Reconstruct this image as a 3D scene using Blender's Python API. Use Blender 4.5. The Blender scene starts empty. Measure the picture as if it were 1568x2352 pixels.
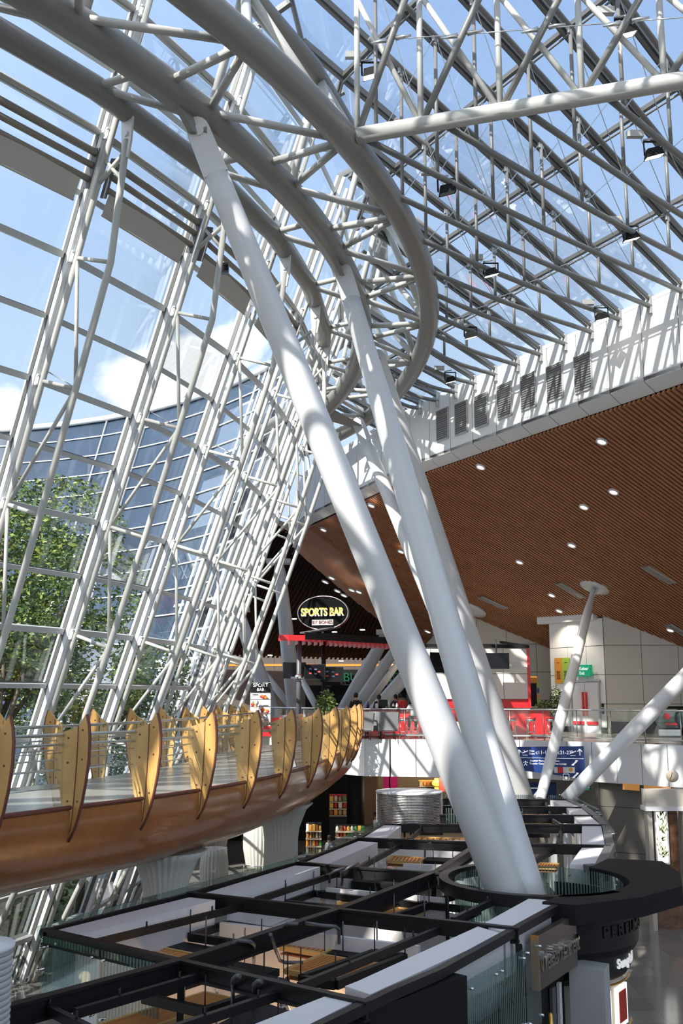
import bpy, bmesh, math, random
from mathutils import Vector, Matrix
R = random.Random(7)
V = Vector
sc = bpy.context.scene
COL = sc.collection
FPX, HOR = 2320.3, 1595.95
TH = math.atan((HOR-1176)/FPX); CT, ST = math.cos(TH), math.sin(TH)
# the camera stands at the origin, eye height above the mezzanine floor
FLOOR2, FLOOR1 = -1.65, -6.8

def ray(px, py):
    d = (px-784)/FPX; v = (1176-py)/FPX
    return V((d, CT-v*ST, ST+v*CT))
def ath(px, py, h):
    d = ray(px, py); return d*(h/d.z)
def aty(px, py, Y):
    d = ray(px, py); return d*(Y/d.y)

# ---------------------------------------------------------------- materials
MATS = {}
def mat(name, col, rough=.5, metal=0., emit=None, estr=1., noise=0., nscale=8., spec=.5, coat=0., bump=0., stretch=(1,1,1)):
    m = bpy.data.materials.new(name); m.use_nodes = True
    nt = m.node_tree; b = nt.nodes['Principled BSDF']
    b.inputs['Base Color'].default_value = (*col, 1)
    b.inputs['Roughness'].default_value = rough
    b.inputs['Metallic'].default_value = metal
    b.inputs['Specular IOR Level'].default_value = spec
    if coat: b.inputs['Coat Weight'].default_value = coat; b.inputs['Coat Roughness'].default_value = .08
    if emit:
        b.inputs['Emission Color'].default_value = (*emit, 1); b.inputs['Emission Strength'].default_value = estr
    tc = nt.nodes.new('ShaderNodeTexCoord'); mp = nt.nodes.new('ShaderNodeMapping')
    mp.inputs['Scale'].default_value = stretch
    nt.links.new(tc.outputs['Object'], mp.inputs[0])
    n = nt.nodes.new('ShaderNodeTexNoise'); n.inputs['Scale'].default_value = nscale; n.inputs['Detail'].default_value = 4
    nt.links.new(mp.outputs[0], n.inputs['Vector'])
    mx = nt.nodes.new('ShaderNodeMix'); mx.data_type = 'RGBA'
    k = max(noise, .03)
    mx.inputs['A'].default_value = (*[c*(1-k) for c in col], 1)
    mx.inputs['B'].default_value = (*[min(1, c*(1+k)) for c in col], 1)
    nt.links.new(n.outputs['Fac'], mx.inputs['Factor'])
    nt.links.new(mx.outputs['Result'], b.inputs['Base Color'])
    if bump:
        bp = nt.nodes.new('ShaderNodeBump'); bp.inputs['Strength'].default_value = bump; bp.inputs['Distance'].default_value = .02
        nt.links.new(n.outputs['Fac'], bp.inputs['Height']); nt.links.new(bp.outputs[0], b.inputs['Normal'])
    MATS[name] = m; return m

def glass(name, tint=(.93, .97, .96), refl=.05, grz=.5, diffuse=0., dcol=(.8, .9, .9), stripes=0):
    m = bpy.data.materials.new(name); m.use_nodes = True
    nt = m.node_tree; nt.nodes.clear()
    o = nt.nodes.new('ShaderNodeOutputMaterial')
    t = nt.nodes.new('ShaderNodeBsdfTransparent'); t.inputs[0].default_value = (*tint, 1)
    g = nt.nodes.new('ShaderNodeBsdfGlossy'); g.inputs['Roughness'].default_value = .02; g.inputs[0].default_value = (.9, .95, 1, 1)
    lw = nt.nodes.new('ShaderNodeLayerWeight'); lw.inputs[0].default_value = .25
    mr = nt.nodes.new('ShaderNodeMapRange'); mr.inputs[3].default_value = refl; mr.inputs[4].default_value = grz
    nt.links.new(lw.outputs['Fresnel'], mr.inputs[0])
    mx = nt.nodes.new('ShaderNodeMixShader')
    nt.links.new(mr.outputs[0], mx.inputs[0])
    src = t
    if diffuse:
        d = nt.nodes.new('ShaderNodeBsdfDiffuse'); d.inputs[0].default_value = (*dcol, 1)
        m2 = nt.nodes.new('ShaderNodeMixShader'); m2.inputs[0].default_value = diffuse
        if stripes:
            tc = nt.nodes.new('ShaderNodeTexCoord'); sp = nt.nodes.new('ShaderNodeSeparateXYZ')
            nt.links.new(tc.outputs['UV'], sp.inputs[0])
            ml = nt.nodes.new('ShaderNodeMath'); ml.operation = 'MULTIPLY'; ml.inputs[1].default_value = stripes
            fr = nt.nodes.new('ShaderNodeMath'); fr.operation = 'FRACT'
            gt = nt.nodes.new('ShaderNodeMath'); gt.operation = 'GREATER_THAN'; gt.inputs[1].default_value = .5
            m3 = nt.nodes.new('ShaderNodeMath'); m3.operation = 'MULTIPLY'; m3.inputs[1].default_value = diffuse
            nt.links.new(sp.outputs['X'], ml.inputs[0]); nt.links.new(ml.outputs[0], fr.inputs[0])
            nt.links.new(fr.outputs[0], gt.inputs[0]); nt.links.new(gt.outputs[0], m3.inputs[0])
            nt.links.new(m3.outputs[0], m2.inputs[0])
        nt.links.new(t.outputs[0], m2.inputs[1]); nt.links.new(d.outputs[0], m2.inputs[2]); src = m2
    nt.links.new(src.outputs[0], mx.inputs[1]); nt.links.new(g.outputs[0], mx.inputs[2])
    nt.links.new(mx.outputs[0], o.inputs[0])
    MATS[name] = m; return m

M_tube = mat('painted steel tube', (.50, .50, .47), .38)
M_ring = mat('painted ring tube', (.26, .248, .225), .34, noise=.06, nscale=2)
M_white = mat('white column paint', (.68, .69, .70), .33)
M_mull = mat('white aluminium mullion', (.82, .83, .85), .35)
M_trans = mat('grey aluminium transom', (.50, .51, .50), .4)
M_roofbar = mat('grey roof glazing bar', (.13, .13, .125), .45)
M_rooftube = mat('grey roof truss tube', (.21, .21, .20), .38)
M_steelwire = mat('stainless steel', (.62, .62, .60), .25, .9)
M_panel = mat('white wall panel', (.80, .80, .79), .45, noise=.03, nscale=1.5)
M_warmpanel = mat('off white wall panel', (.66, .63, .57), .5, noise=.04, nscale=1)
M_joint = mat('dark joint', (.10, .10, .10), .8)
M_black = mat('black painted steel', (.012, .011, .012), .42, spec=.35)
M_blackp = mat('matt black board', (.010, .010, .011), .6, spec=.25)
M_dgrey = mat('dark grey metal', (.10, .10, .11), .4)
M_slat = mat('brown ceiling slat', (.40, .163, .07), .5, noise=.22, nscale=1.2)
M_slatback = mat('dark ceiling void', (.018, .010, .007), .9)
M_oak = mat('golden oak veneer', (.60, .34, .105), .38, noise=.16, nscale=3, stretch=(6, 6, .7))
M_oakin = mat('pale oak veneer', (.66, .41, .15), .42, noise=.12, nscale=3, stretch=(6, 6, .7))
M_hull = mat('reddish wood hull veneer', (.34, .135, .045), .26, noise=.2, nscale=2.2, stretch=(3, 3, 1), coat=.3)
M_trimred = mat('dark red wood edge', (.16, .05, .035), .4)
M_deck = mat('grey deck boards', (.34, .33, .31), .25)
M_red = mat('glossy red laminate', (.72, .025, .03), .28)
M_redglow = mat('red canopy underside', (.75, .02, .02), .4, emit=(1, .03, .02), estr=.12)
M_greyfab = mat('grey upholstery', (.24, .24, .24), .8)
M_chrome = mat('chrome', (.75, .75, .76), .12, 1.)
M_screen = mat('black screen glass', (.008, .008, .01), .25, spec=.25)
M_lamp = mat('lamp lens', (1, 1, 1), .3, emit=(1, .90, .74), estr=14)
M_dl = mat('downlight lens', (1, 1, 1), .3, emit=(1, .93, .82), estr=7)
M_cove = mat('orange cove light', (1, .3, .05), .5, emit=(1, .26, .04), estr=1.6)
M_shade = mat('beige roller shade fabric', (.50, .47, .42), .8)
M_shadet = mat('brown shade roller', (.27, .24, .20), .45)
M_leaf = mat('leaf green', (.065, .12, .022), .5, noise=.6, nscale=2.5)
M_leaf2 = mat('yellow green leaf', (.20, .25, .04), .5, noise=.5, nscale=2)
M_trunk = mat('bark', (.12, .09, .06), .8, noise=.3)
M_farglass = mat('dark blue facade glass', (.03, .05, .085), .2, spec=.45, noise=.5, nscale=.35)
M_flute = mat('fluted plaster', (.55, .54, .49), .5)
M_plwhite = mat('kiosk white board', (.72, .70, .70), .5, noise=.03)
M_copper = mat('warm timber strip', (.60, .25, .07), .45, noise=.15)
M_copper2 = mat('reddish timber board', (.34, .12, .05), .5)
M_brick = None
M_yellow = mat('yellow sign letter', (.95, .72, .04), .4, emit=(1, .75, .05), estr=.35)
M_wtext = mat('white sign letter', (.9, .9, .9), .5, emit=(1, 1, 1), estr=.35)
M_signwht = mat('lit letter side', (.95, .95, 1), .4, emit=(.9, .9, 1), estr=.8)
M_blue = mat('wayfinding blue', (.015, .045, .20), .35)
M_green = mat('exit sign green', (.0, .33, .17), .4, emit=(0, .5, .22), estr=.25)
M_signblack = mat('black sign enamel', (.007, .007, .008), .7, spec=.04)
M_sbgreen = mat('dark green letter', (.0, .07, .03), .5, emit=(0, .35, .12), estr=.08)
M_orange = mat('orange poster', (.72, .30, .03), .5)
M_lime = mat('lime poster', (.33, .55, .06), .5)
M_signbronze = mat('brushed bronze', (.20, .165, .135), .3, .7)
M_chromeletter = mat('polished letter', (.85, .84, .82), .12, 1.)
M_marble = mat('brown marble', (.16, .075, .04), .2, noise=.9, nscale=5)
M_beige = mat('beige stone', (.55, .50, .42), .4)
M_lit = mat('backlit panel', (.9, .9, .85), .5, emit=(1, 1, .92), estr=.7)
M_olive = mat('olive leaf motif', (.30, .34, .12), .5)
M_skin = mat('skin', (.45, .26, .17), .55)
M_hairb = mat('black hair', (.012, .010, .010), .6)
M_hairg = mat('grey hair', (.55, .53, .50), .7)
M_cblack = mat('black cloth', (.015, .015, .02), .85)
M_cwhite = mat('white cloth', (.78, .78, .78), .8)
M_cstripe = mat('striped white cloth', (.72, .72, .74), .8)
M_cred = mat('red cloth', (.70, .05, .04), .8)
M_cbeige = mat('beige cloth', (.48, .40, .30), .8)
M_cyel = mat('yellow green cloth', (.62, .60, .12), .8)
M_stone = mat('grey stone plinth', (.2, .19, .17), .4)
M_orangeglow = mat('orange soffit strip', (.72, .32, .08), .5, emit=(1, .4, .08), estr=.12)
M_pink = mat('magenta panel', (.75, .01, .22), .4)
M_gold = mat('gold plastic', (.70, .42, .10), .25, .8)
M_goods = [mat('goods '+n, c, .5) for n, c in (('red', (.6, .05, .03)), ('yellow', (.8, .5, .08)), ('green', (.08, .28, .07)), ('white', (.75, .72, .66)),
          ('brown', (.30, .13, .05)), ('orange', (.8, .28, .04)), ('tan', (.5, .36, .2)))]
G_fac = glass('facade glass', (.96, .985, .98), .02, .40)
G_roof = glass('roof glass', (.93, .96, .98), .02, .25, diffuse=.09, dcol=(.85, .9, .95))
G_rail = glass('rail glass', (.90, .95, .93), .03, .6, diffuse=.06, dcol=(.7, .8, .78))
G_strip = glass('striped glass', (.58, .70, .67), .04, .4, diffuse=.5, dcol=(.24, .33, .30), stripes=15)
G_green = glass('green tinted glass', (.62, .74, .70), .06, .5, diffuse=.12, dcol=(.5, .6, .56))

def wavemat(name, c1, c2, scale, axis='Z', rough=.4):
    m = bpy.data.materials.new(name); m.use_nodes = True; nt = m.node_tree; b = nt.nodes['Principled BSDF']
    b.inputs['Roughness'].default_value = rough
    tc = nt.nodes.new('ShaderNodeTexCoord'); w = nt.nodes.new('ShaderNodeTexWave'); w.bands_direction = axis
    w.inputs['Scale'].default_value = scale
    cr = nt.nodes.new('ShaderNodeValToRGB'); cr.color_ramp.elements[0].color = (*c1, 1); cr.color_ramp.elements[1].color = (*c2, 1)
    nt.links.new(tc.outputs['Object'], w.inputs[0]); nt.links.new(w.outputs['Fac'], cr.inputs[0]); nt.links.new(cr.outputs[0], b.inputs['Base Color'])
    return m
M_stripecloth = wavemat('horizontal striped shirt', (.75, .75, .77), (.35, .35, .38), 7)
M_vent = wavemat('grey vent louvres', (.16, .16, .16), (.34, .34, .33), 7)

def brick_floor(name, c1, c2, mortar, sc_, rough, w=.9, hgt=.9):
    m = bpy.data.materials.new(name); m.use_nodes = True; nt = m.node_tree; b = nt.nodes['Principled BSDF']
    b.inputs['Roughness'].default_value = rough
    tc = nt.nodes.new('ShaderNodeTexCoord'); br = nt.nodes.new('ShaderNodeTexBrick')
    br.inputs['Color1'].default_value = (*c1, 1); br.inputs['Color2'].default_value = (*c2, 1); br.inputs['Mortar'].default_value = (*mortar, 1)
    br.inputs['Scale'].default_value = sc_; br.inputs['Mortar Size'].default_value = .008; br.inputs['Brick Width'].default_value = w; br.inputs['Row Height'].default_value = hgt
    br.offset = 0 if w == hgt else .5
    nt.links.new(tc.outputs['Object'], br.inputs[0]); nt.links.new(br.outputs[0], b.inputs['Base Color'])
    return m
M_floor1 = brick_floor('polished grey floor tile', (.18, .172, .157), (.23, .22, .20), (.12, .12, .12), 1., .12)
M_floor2 = brick_floor('mezzanine floor tile', (.40, .38, .35), (.45, .42, .38), (.2, .2, .2), 1.2, .2)
M_brick = brick_floor('red brick', (.36, .08, .05), (.28, .06, .04), (.3, .22, .18), 3., .8, .8, .25)

# ---------------------------------------------------------------- mesh builder
class MB:
    def __init__(s): s.bm = bmesh.new(); s.mats = []; s.uvl = s.bm.loops.layers.uv.new('UVMap')
    def mi(s, m):
        if m not in s.mats: s.mats.append(m)
        return s.mats.index(m)
    def face(s, vs, m, smooth=False, uv=None):
        try: f = s.bm.faces.new(vs)
        except ValueError: return
        f.material_index = s.mi(m); f.smooth = smooth
        if uv:
            for l, c in zip(f.loops, uv): l[s.uvl].uv = c
        return f
    def poly(s, pts, m, uv=None): return s.face([s.bm.verts.new(p) for p in pts], m, uv=uv)
    def tube(s, pts, r, m, n=10, cap=True, closed=False):
        pts = [V(p) for p in pts]; N = len(pts)
        rs = r if isinstance(r, (list, tuple)) else [r]*N
        t0 = (pts[1]-pts[0]).normalized()
        up = V((0, 0, 1)) if abs(t0.z) < .95 else V((1, 0, 0))
        a = t0.cross(up).normalized(); rings = []
        for i, p in enumerate(pts):
            if closed: t = (pts[(i+1) % N]-pts[i-1]).normalized()
            elif i == 0: t = t0
            elif i == N-1: t = (pts[-1]-pts[-2]).normalized()
            else: t = ((pts[i+1]-p).normalized()+(p-pts[i-1]).normalized()).normalized()
            a = (a-t*a.dot(t)).normalized(); b = t.cross(a)
            k = 1.
            if 0 < i < N-1:
                c = max(.5, t.dot((pts[i+1]-p).normalized())); k = 1/c if c > .8 else 1.
            rings.append([s.bm.verts.new(p+(a*math.cos(2*math.pi*j/n)+b*math.sin(2*math.pi*j/n))*rs[i]) for j in range(n)])
        for i in range(N if closed else N-1):
            A, B = rings[i], rings[(i+1) % N]
            for j in range(n): s.face([A[j], A[(j+1) % n], B[(j+1) % n], B[j]], m, True)
        if cap and not closed:
            s.face(rings[0][::-1], m); s.face(rings[-1], m)
        return s
    def box(s, c, sz, m, rot=None):
        c = V(c); M = rot if rot is not None else Matrix.Identity(3); h = V(sz)/2
        vs = [s.bm.verts.new(c+M@V((x*h.x, y*h.y, z*h.z))) for x in (-1, 1) for y in (-1, 1) for z in (-1, 1)]
        for f in ((0, 1, 3, 2), (4, 6, 7, 5), (0, 4, 5, 1), (2, 3, 7, 6), (0, 2, 6, 4), (1, 5, 7, 3)):
            s.face([vs[i] for i in f], m)
        return s
    def bar(s, p0, p1, w, h, m, up=V((0, 0, 1))):
        p0, p1 = V(p0), V(p1); d = p1-p0
        if d.length < 1e-5: return s
        x = d.normalized(); y = V(up).cross(x)
        if y.length < 1e-4: y = V((1, 0, 0)).cross(x)
        y.normalize(); z = x.cross(y)
        return s.box((p0+p1)/2, (d.length, w, h), m, Matrix((x, y, z)).transposed())
    def prism(s, pts, vec, m, mside=None):
        vec = V(vec); A = [s.bm.verts.new(V(p)) for p in pts]; B = [s.bm.verts.new(V(p)+vec) for p in pts]
        s.face(A[::-1], m); s.face(B, m)
        n = len(pts)
        for i in range(n): s.face([A[i], A[(i+1) % n], B[(i+1) % n], B[i]], mside or m)
        return s
    def lathe(s, c, prof, m, n=24, ax=None, flute=0, fd=0., arc=None, capb=True, smooth=True):
        c = V(c); M = ax if ax is not None else Matrix.Identity(3); rings = []
        a0, a1 = arc if arc else (0, 2*math.pi)
        full = arc is None; cnt = n if full else n+1
        for r, z in prof:
            ring = []
            for j in range(cnt):
                a = a0+(a1-a0)*j/n
                rr = r*(1+fd*math.cos(flute*a)) if flute else r
                ring.append(s.bm.verts.new(c+M@V((rr*math.cos(a), rr*math.sin(a), z))))
            rings.append(ring)
        for i in range(len(rings)-1):
            for j in range(n):
                k = (j+1) % n if full else j+1
                s.face([rings[i][j], rings[i][k], rings[i+1][k], rings[i+1][j]], m, smooth)
        if full and capb:
            if prof[0][0] > 1e-4: s.face(rings[0][::-1], m)
            if prof[-1][0] > 1e-4: s.face(rings[-1], m)
        return s
    def strip(s, A, B, m, smooth=True, uvs=None):
        a = [s.bm.verts.new(V(p)) for p in A]; b = [s.bm.verts.new(V(p)) for p in B]; L = 0
        for i in range(len(a)-1):
            l2 = L+(V(A[i+1])-V(A[i])).length
            s.face([a[i], a[i+1], b[i+1], b[i]], m, smooth, [(L, 0), (l2, 0), (l2, 1), (L, 1)]); L = l2
        return s
    def grid(s, rows, m, smooth=True):
        g = [[s.bm.verts.new(V(p)) for p in r] for r in rows]
        for i in range(len(g)-1):
            for j in range(len(g[i])-1): s.face([g[i][j], g[i][j+1], g[i+1][j+1], g[i+1][j]], m, smooth)
        return s
    def build(s, name, parent=None, recalc=True, origin=None):
        if recalc: bmesh.ops.recalc_face_normals(s.bm, faces=s.bm.faces)
        me = bpy.data.meshes.new(name)
        if parent is not None: off = parent.matrix_world.translation if False else V(parent['_o'])
        elif origin is not None: off = V(origin)
        else:
            off = V((0, 0, 0))
            if len(s.bm.verts):
                xs = [v.co for v in s.bm.verts]; n = len(xs)
                off = V((sum(v.x for v in xs)/n, sum(v.y for v in xs)/n, min(v.z for v in xs)))
        bmesh.ops.translate(s.bm, verts=s.bm.verts, vec=-off)
        s.bm.to_mesh(me); s.bm.free()
        for m in s.mats: me.materials.append(m)
        o = bpy.data.objects.new(name, me); COL.objects.link(o)
        if parent is not None: o.parent = parent; o['_o'] = tuple(off)
        else: o.location = off; o['_o'] = tuple(off)
        return o

def tag(o, label=None, cat=None, group=None, kind=None):
    if label: o['label'] = label
    if cat: o['category'] = cat
    if group: o['group'] = group
    if kind: o['kind'] = kind
    return o
def thing(name, loc, label, cat, group=None, kind=None):
    o = bpy.data.objects.new(name, None); COL.objects.link(o); o.location = V(loc); o['_o'] = tuple(V(loc))
    o.empty_display_size = .2
    return tag(o, label, cat, group, kind)
def frame3(x, up=V((0, 0, 1))):
    """rows: right, up, normal -> matrix for text"""
    x = V(x).normalized(); n = x.cross(V(up)).normalized(); y = n.cross(x).normalized()
    return Matrix((x, y, n)).transposed()
def text(name, s, loc, M, size, m, parent=None, ext=.01, align='CENTER', bold=0., sx=1.):
    cu = bpy.data.curves.new(name, 'FONT'); cu.body = s; cu.size = size; cu.extrude = ext; cu.offset = bold
    cu.align_x = align; cu.align_y = 'CENTER'; cu.materials.append(m)
    o = bpy.data.objects.new(name, cu); COL.objects.link(o)
    o.matrix_world = Matrix.Translation(V(loc)) @ M.to_4x4() @ Matrix.Diagonal((sx, 1, 1, 1))
    if parent is not None:
        o.parent = parent; o.location = V(loc)-V(parent['_o'])
    return o

def copy_tree(o, parent=None, ids=None):
    c = o.copy(); COL.objects.link(c)
    if parent is not None: c.parent = parent
    for ch in KIDS.get(o.name, []) if False else [x for x in o.children]: copy_tree(ch, c)
    return c

# ---------------------------------------------------------------- ring geometry
CX, CY, R0, KK, AB, DA, H0, SR = -24.90, 30.74, 19.953, .3339, -.4109, .1405, 6.167, 1.19
HR = 11.2
def fr(i):  # the curve of the glass wall flattens a little further along
    return min(.7, .075*(i-1)**2) if i > 1 else 0.
def az(i): return AB+i*DA
def pol(r, a, h): return V((CX+r*math.cos(a), CY+r*math.sin(a), h))
def cone(i, h, o=0., oz=None):
    """point on the glass cone at bay line i, height h, pushed o inwards along the wall normal"""
    a = az(i); ph = math.atan(KK)
    r = R0+KK*h+fr(i)+o*math.cos(ph); return pol(r, a, h-o*math.sin(ph))
def rowh(j): return H0-j*SR
TOPH = 15.0; TOPJ = (H0-TOPH)/SR; BOTJ = (H0-FLOOR1)/SR

# ================================================================ GLASS FACADE (window bays + trusses)
IMIN, IMAX = -3, 8
for n_, i in enumerate(range(IMIN, IMAX)):
    w = thing('window_%d' % (n_+1), cone(i+.5, FLOOR1), kind='structure', label=None, cat=None)
    g = MB()
    js = [BOTJ-.05]+[j for j in range(9, -8, -1)]
    for a_, b_ in zip(js[:-1], js[1:]):
        p = [cone(i+.03, rowh(a_)), cone(i+.97, rowh(a_)), cone(i+.97, rowh(b_)), cone(i+.03, rowh(b_))]
        g.poly(p, G_fac)
    g.build('pane', w)
    t = MB()
    for j in range(10, -8, -1):
        a, b = cone(i+.04, rowh(j), .06), cone(i+.96, rowh(j), .06)
        if j % 2 == 0:
            t.bar(a, b, .10, .13, M_trans, up=(cone(i+.5, 1)-cone(i+.5, 0)))
            if j < -3: t.tube([cone(i+.04, rowh(j), .16), cone(i+.96, rowh(j), .16)], .055, M_tube, 8)
        else:
            t.bar(a, b, .08, .10, M_trans, up=(cone(i+.5, 1)-cone(i+.5, 0)))
            t.bar(cone(i+.04, rowh(j)+.05, .02), cone(i+.96, rowh(j)+.05, .02), .03, .03, M_roofbar)
    t.build('frame', w)

GT = 'slender lattice trusses behind the glass wall'
names = {-3: 'tall white facade truss standing outside the picture edge, first of the row',
         -2: 'white facade truss cut by the picture edge beside the first roller shade',
         -1: 'white facade truss between the two nearest roller shades, tree foliage behind its foot',
         0: 'white facade truss crossed by the nearest wooden walkway ribs, second complete one of the row',
         1: 'white facade truss whose top pin shows beside the front white column',
         2: 'white facade truss carrying the small dark sensor box behind the front column',
         3: 'white facade truss hung from the third kink of the ring tube',
         4: 'far white facade truss just beyond the third ring kink, dark glass behind it',
         5: 'far white facade truss with its foot behind the food menu banner',
         6: 'far white facade truss seen edge on beside the wooden ceiling edge',
         7: 'very far white facade truss where the glass wall turns away',
         8: 'last white facade truss at the far turn of the glass wall'}
for i in range(IMIN, IMAX+1):
    T = thing('facade_truss', cone(i, FLOOR1, .4), names[i], 'truss', GT)
    sl = (cone(i, 1)-cone(i, 0)).normalized()
    nrm = (cone(i, 0, 1)-cone(i, 0)).normalized()
    m = MB()
    lo, hi = cone(i, FLOOR1, .08), cone(i, TOPH, .08)
    m.bar(lo, hi, .17, .26, M_mull, up=nrm)
    m.bar(lo+nrm*.14, hi+nrm*.14, .06, .03, M_mull, up=nrm)
    tang = sl.cross(nrm).normalized()
    for s_ in (-1, 1): m.bar(lo+tang*.09*s_-nrm*.02, hi+tang*.09*s_-nrm*.02, .015, .10, M_roofbar, up=nrm)
    m.build('mullion', T)
    OB, OF = .36, 1.32
    bk = lambda h: cone(i, h, OB)
    MB().tube([bk(FLOOR1), bk(TOPH-.3)], .062, M_tube, 10).build('outer_chord', T)
    pin = pol(24.35 if i < 4 else 24.4, az(i), HR-.62)
    nodes = {-2: 1.32, 0: 1.34, 2: 1.34, 4: 1.30, 6: 1.2, 8: .95}
    fp = {j: cone(i, rowh(j), o) for j, o in nodes.items()}
    pts = [pin]+[fp[j] for j in (-2, 0, 2, 4, 6, 8)]+[bk(FLOOR1)+nrm*.05]
    MB().tube(pts, .068, M_tube, 10).build('inner_chord', T)
    pl = MB()
    wv = (fp[-2]-pin).normalized(); pr = tang
    q = [pin+V((0, 0, .55))+nrm*.16, pin+V((0, 0, .55))-nrm*.16, pin-nrm*.13, pin-wv*-.35-nrm*.06, pin+wv*.35+nrm*.1, pin+nrm*.13]
    q2 = [p_-pr*.025 for p_ in q]
    pl.prism(q2, pr*.05, M_white)
    pl.tube([pin-pr*.06+V((0, 0, .12)), pin+pr*.06+V((0, 0, .12))], .06, M_white, 12)
    pl.build('pin_plate', T)
    MB().tube([pin+wv*.25, bk(rowh(-3.2))], .05, M_tube, 8).build('diagonal', T)
    MB().tube([cone(i, rowh(-3.6), OB), pin+(fp[-2]-pin)*.33], .04, M_tube, 8).build('strut', T)
    for j in (-2, 0, 2, 4, 6, 8):
        MB().tube([bk(rowh(j)), fp[j]], .042, M_tube, 8).build('strut', T)
    for a_, b_ in (((-2, 'b'), (0, 'f')), ((0, 'f'), (2, 'b')), ((2, 'b'), (4, 'f')), ((4, 'f'), (6, 'b')), ((6, 'b'), (8, 'f'))):
        P = bk(rowh(a_[0])) if a_[1] == 'b' else fp[a_[0]]
        Q = bk(rowh(b_[0])) if b_[1] == 'b' else fp[b_[0]]
        MB().tube([P, Q], .04, M_tube, 8).build('diagonal', T)
    for j in (-6, -4, -2, 0, 2, 4, 6, 8):
        c = MB(); p = cone(i, rowh(j), .24)
        Mx = Matrix((tang, nrm, sl)).transposed()
        c.box(p, (.14, .16, .17), M_mull, Mx)
        c.box(p+nrm*.05+sl*.10, (.20, .06, .03), M_mull, Mx); c.box(p+nrm*.05-sl*.10, (.20, .06, .03), M_mull, Mx)
        c.tube([p, bk(rowh(j))], .03, M_tube, 6)
        c.build('clamp', T)
    if i in (-1, 0, 1):  # rail of thin rods beside a strut
        c = MB(); a = cone(i, rowh(0)+.12, .3); b = fp[0]+V((0, 0, .02))
        c.tube([a+V((0, 0, .12)), b], .012, M_steelwire, 5); c.build('tie_rod', T)

# sensor box on truss 0's inner chord
p = aty(517, 617, 21.6)
t = MB(); t.box(p, (.16, .14, .24), M_dgrey); t.box(p+V((.02, -.07, 0)), (.10, .02, .14), M_screen)
t.tube([p+V((-.1, 0, .05)), p+V((-.22, .02, .07))], .02, M_dgrey, 6)
tag(t.build('sensor_box'), 'small dark grey sensor box clipped to a truss tube beside the front column', 'sensor')

# roller shades
shl = {-3: 'beige roller shade at the far edge of the picture, nearest of four', -2: 'wide beige roller shade cut by the picture edge',
       -1: 'beige roller shade between the two nearest complete trusses', 0: 'beige roller shade partly hidden by the front column',
       1: 'short beige roller shade seen between column and ring tube'}
for i in (-2, -1, 0, 1):
    a0, a1 = i+.07, i+.93
    S = thing('roller_shade', cone(i+.5, rowh(-3), .3), shl[i], 'shade', 'roller shades under the glass wall')
    for k, (jj, rr) in enumerate(((-3.62, .075), (-3.42, .065), (-3.2, .065))):
        MB().tube([cone(a0, rowh(jj), .34), cone(a1, rowh(jj), .34)], rr, M_shadet, 12).build('roller', S)
    f = MB(); A = [cone(a0+.03+(a1-a0-.09)*k/6, rowh(-3.2), .36) for k in range(7)]; B = [cone(a0+.03+(a1-a0-.09)*k/6, rowh(-2.80), .32) for k in range(7)]
    f.strip(A, B, M_shade); f.tube([B[0], B[-1]], .022, M_shade, 6); f.build('fabric', S)
    for a_ in (a0, a1):
        f = MB(); f.bar(cone(a_, rowh(-3.7), .34), cone(a_, rowh(-3.05), .34), .03, .16, M_dgrey); f.build('bracket', S)

# far half of the round glass wall, seen across the courtyard
F = thing('glass_building', pol(R0, .9, FLOOR1), 'dark blue glass building wall curving behind the courtyard tree', 'building')
f = MB(); NA = 19; a_s = [az(6.3)+(2.75-az(6.3))*k/NA for k in range(NA+1)]
def fcone(a, h, o=0): return pol(R0+.7+KK*h+o, a, h)
f.grid([[fcone(a, h) for a in a_s] for h in (FLOOR1, 0, TOPH-.3)], M_farglass)
f.grid([[fcone(a, h, .7) for a in a_s] for h in (FLOOR1, TOPH)], M_dgrey)
f.build('dark_glazing', F)
f = MB()
for a in a_s: f.bar(fcone(a, FLOOR1, -.06), fcone(a, TOPH-.2, -.06), .05, .08, M_mull)
f.build('mullion_grid', F)
f = MB(); h = -5.8
while h < TOPH-.4:
    f.tube([fcone(a, h, -.05) for a in a_s], .038, M_mull, 6); h += 1.15
f.build('transom_grid', F)
f = MB(); f.tube([fcone(a, TOPH-.2, -.12) for a in a_s], .16, M_mull, 8); f.build('coping', F)

# ================================================================ RING TRUSS
RT = thing('ring_truss', pol(26, az(0), HR), 'curved ring truss of thick painted steel tubes sweeping over the atrium', 'truss')
n0 = lambda k: -1.115-.0+.927*(k+0)      # node index (in bays) of panel point k
NK = range(-4, 9)
def ringpt(r, i, h): return pol(r, az(i), h)
def arc(r, h, i0, i1, n=60): return [ringpt(r, i0+(i1-i0)*k/n, h) for k in range(n+1)]
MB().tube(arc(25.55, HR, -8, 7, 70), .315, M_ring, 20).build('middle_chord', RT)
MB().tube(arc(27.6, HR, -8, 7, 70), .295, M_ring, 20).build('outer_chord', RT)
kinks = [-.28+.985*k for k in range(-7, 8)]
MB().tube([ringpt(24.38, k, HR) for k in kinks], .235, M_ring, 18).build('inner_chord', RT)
MB().tube([ringpt(26.2, k+.4, HR+2.8) for k in kinks], .24, M_ring, 16).build('upper_chord', RT)
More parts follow.
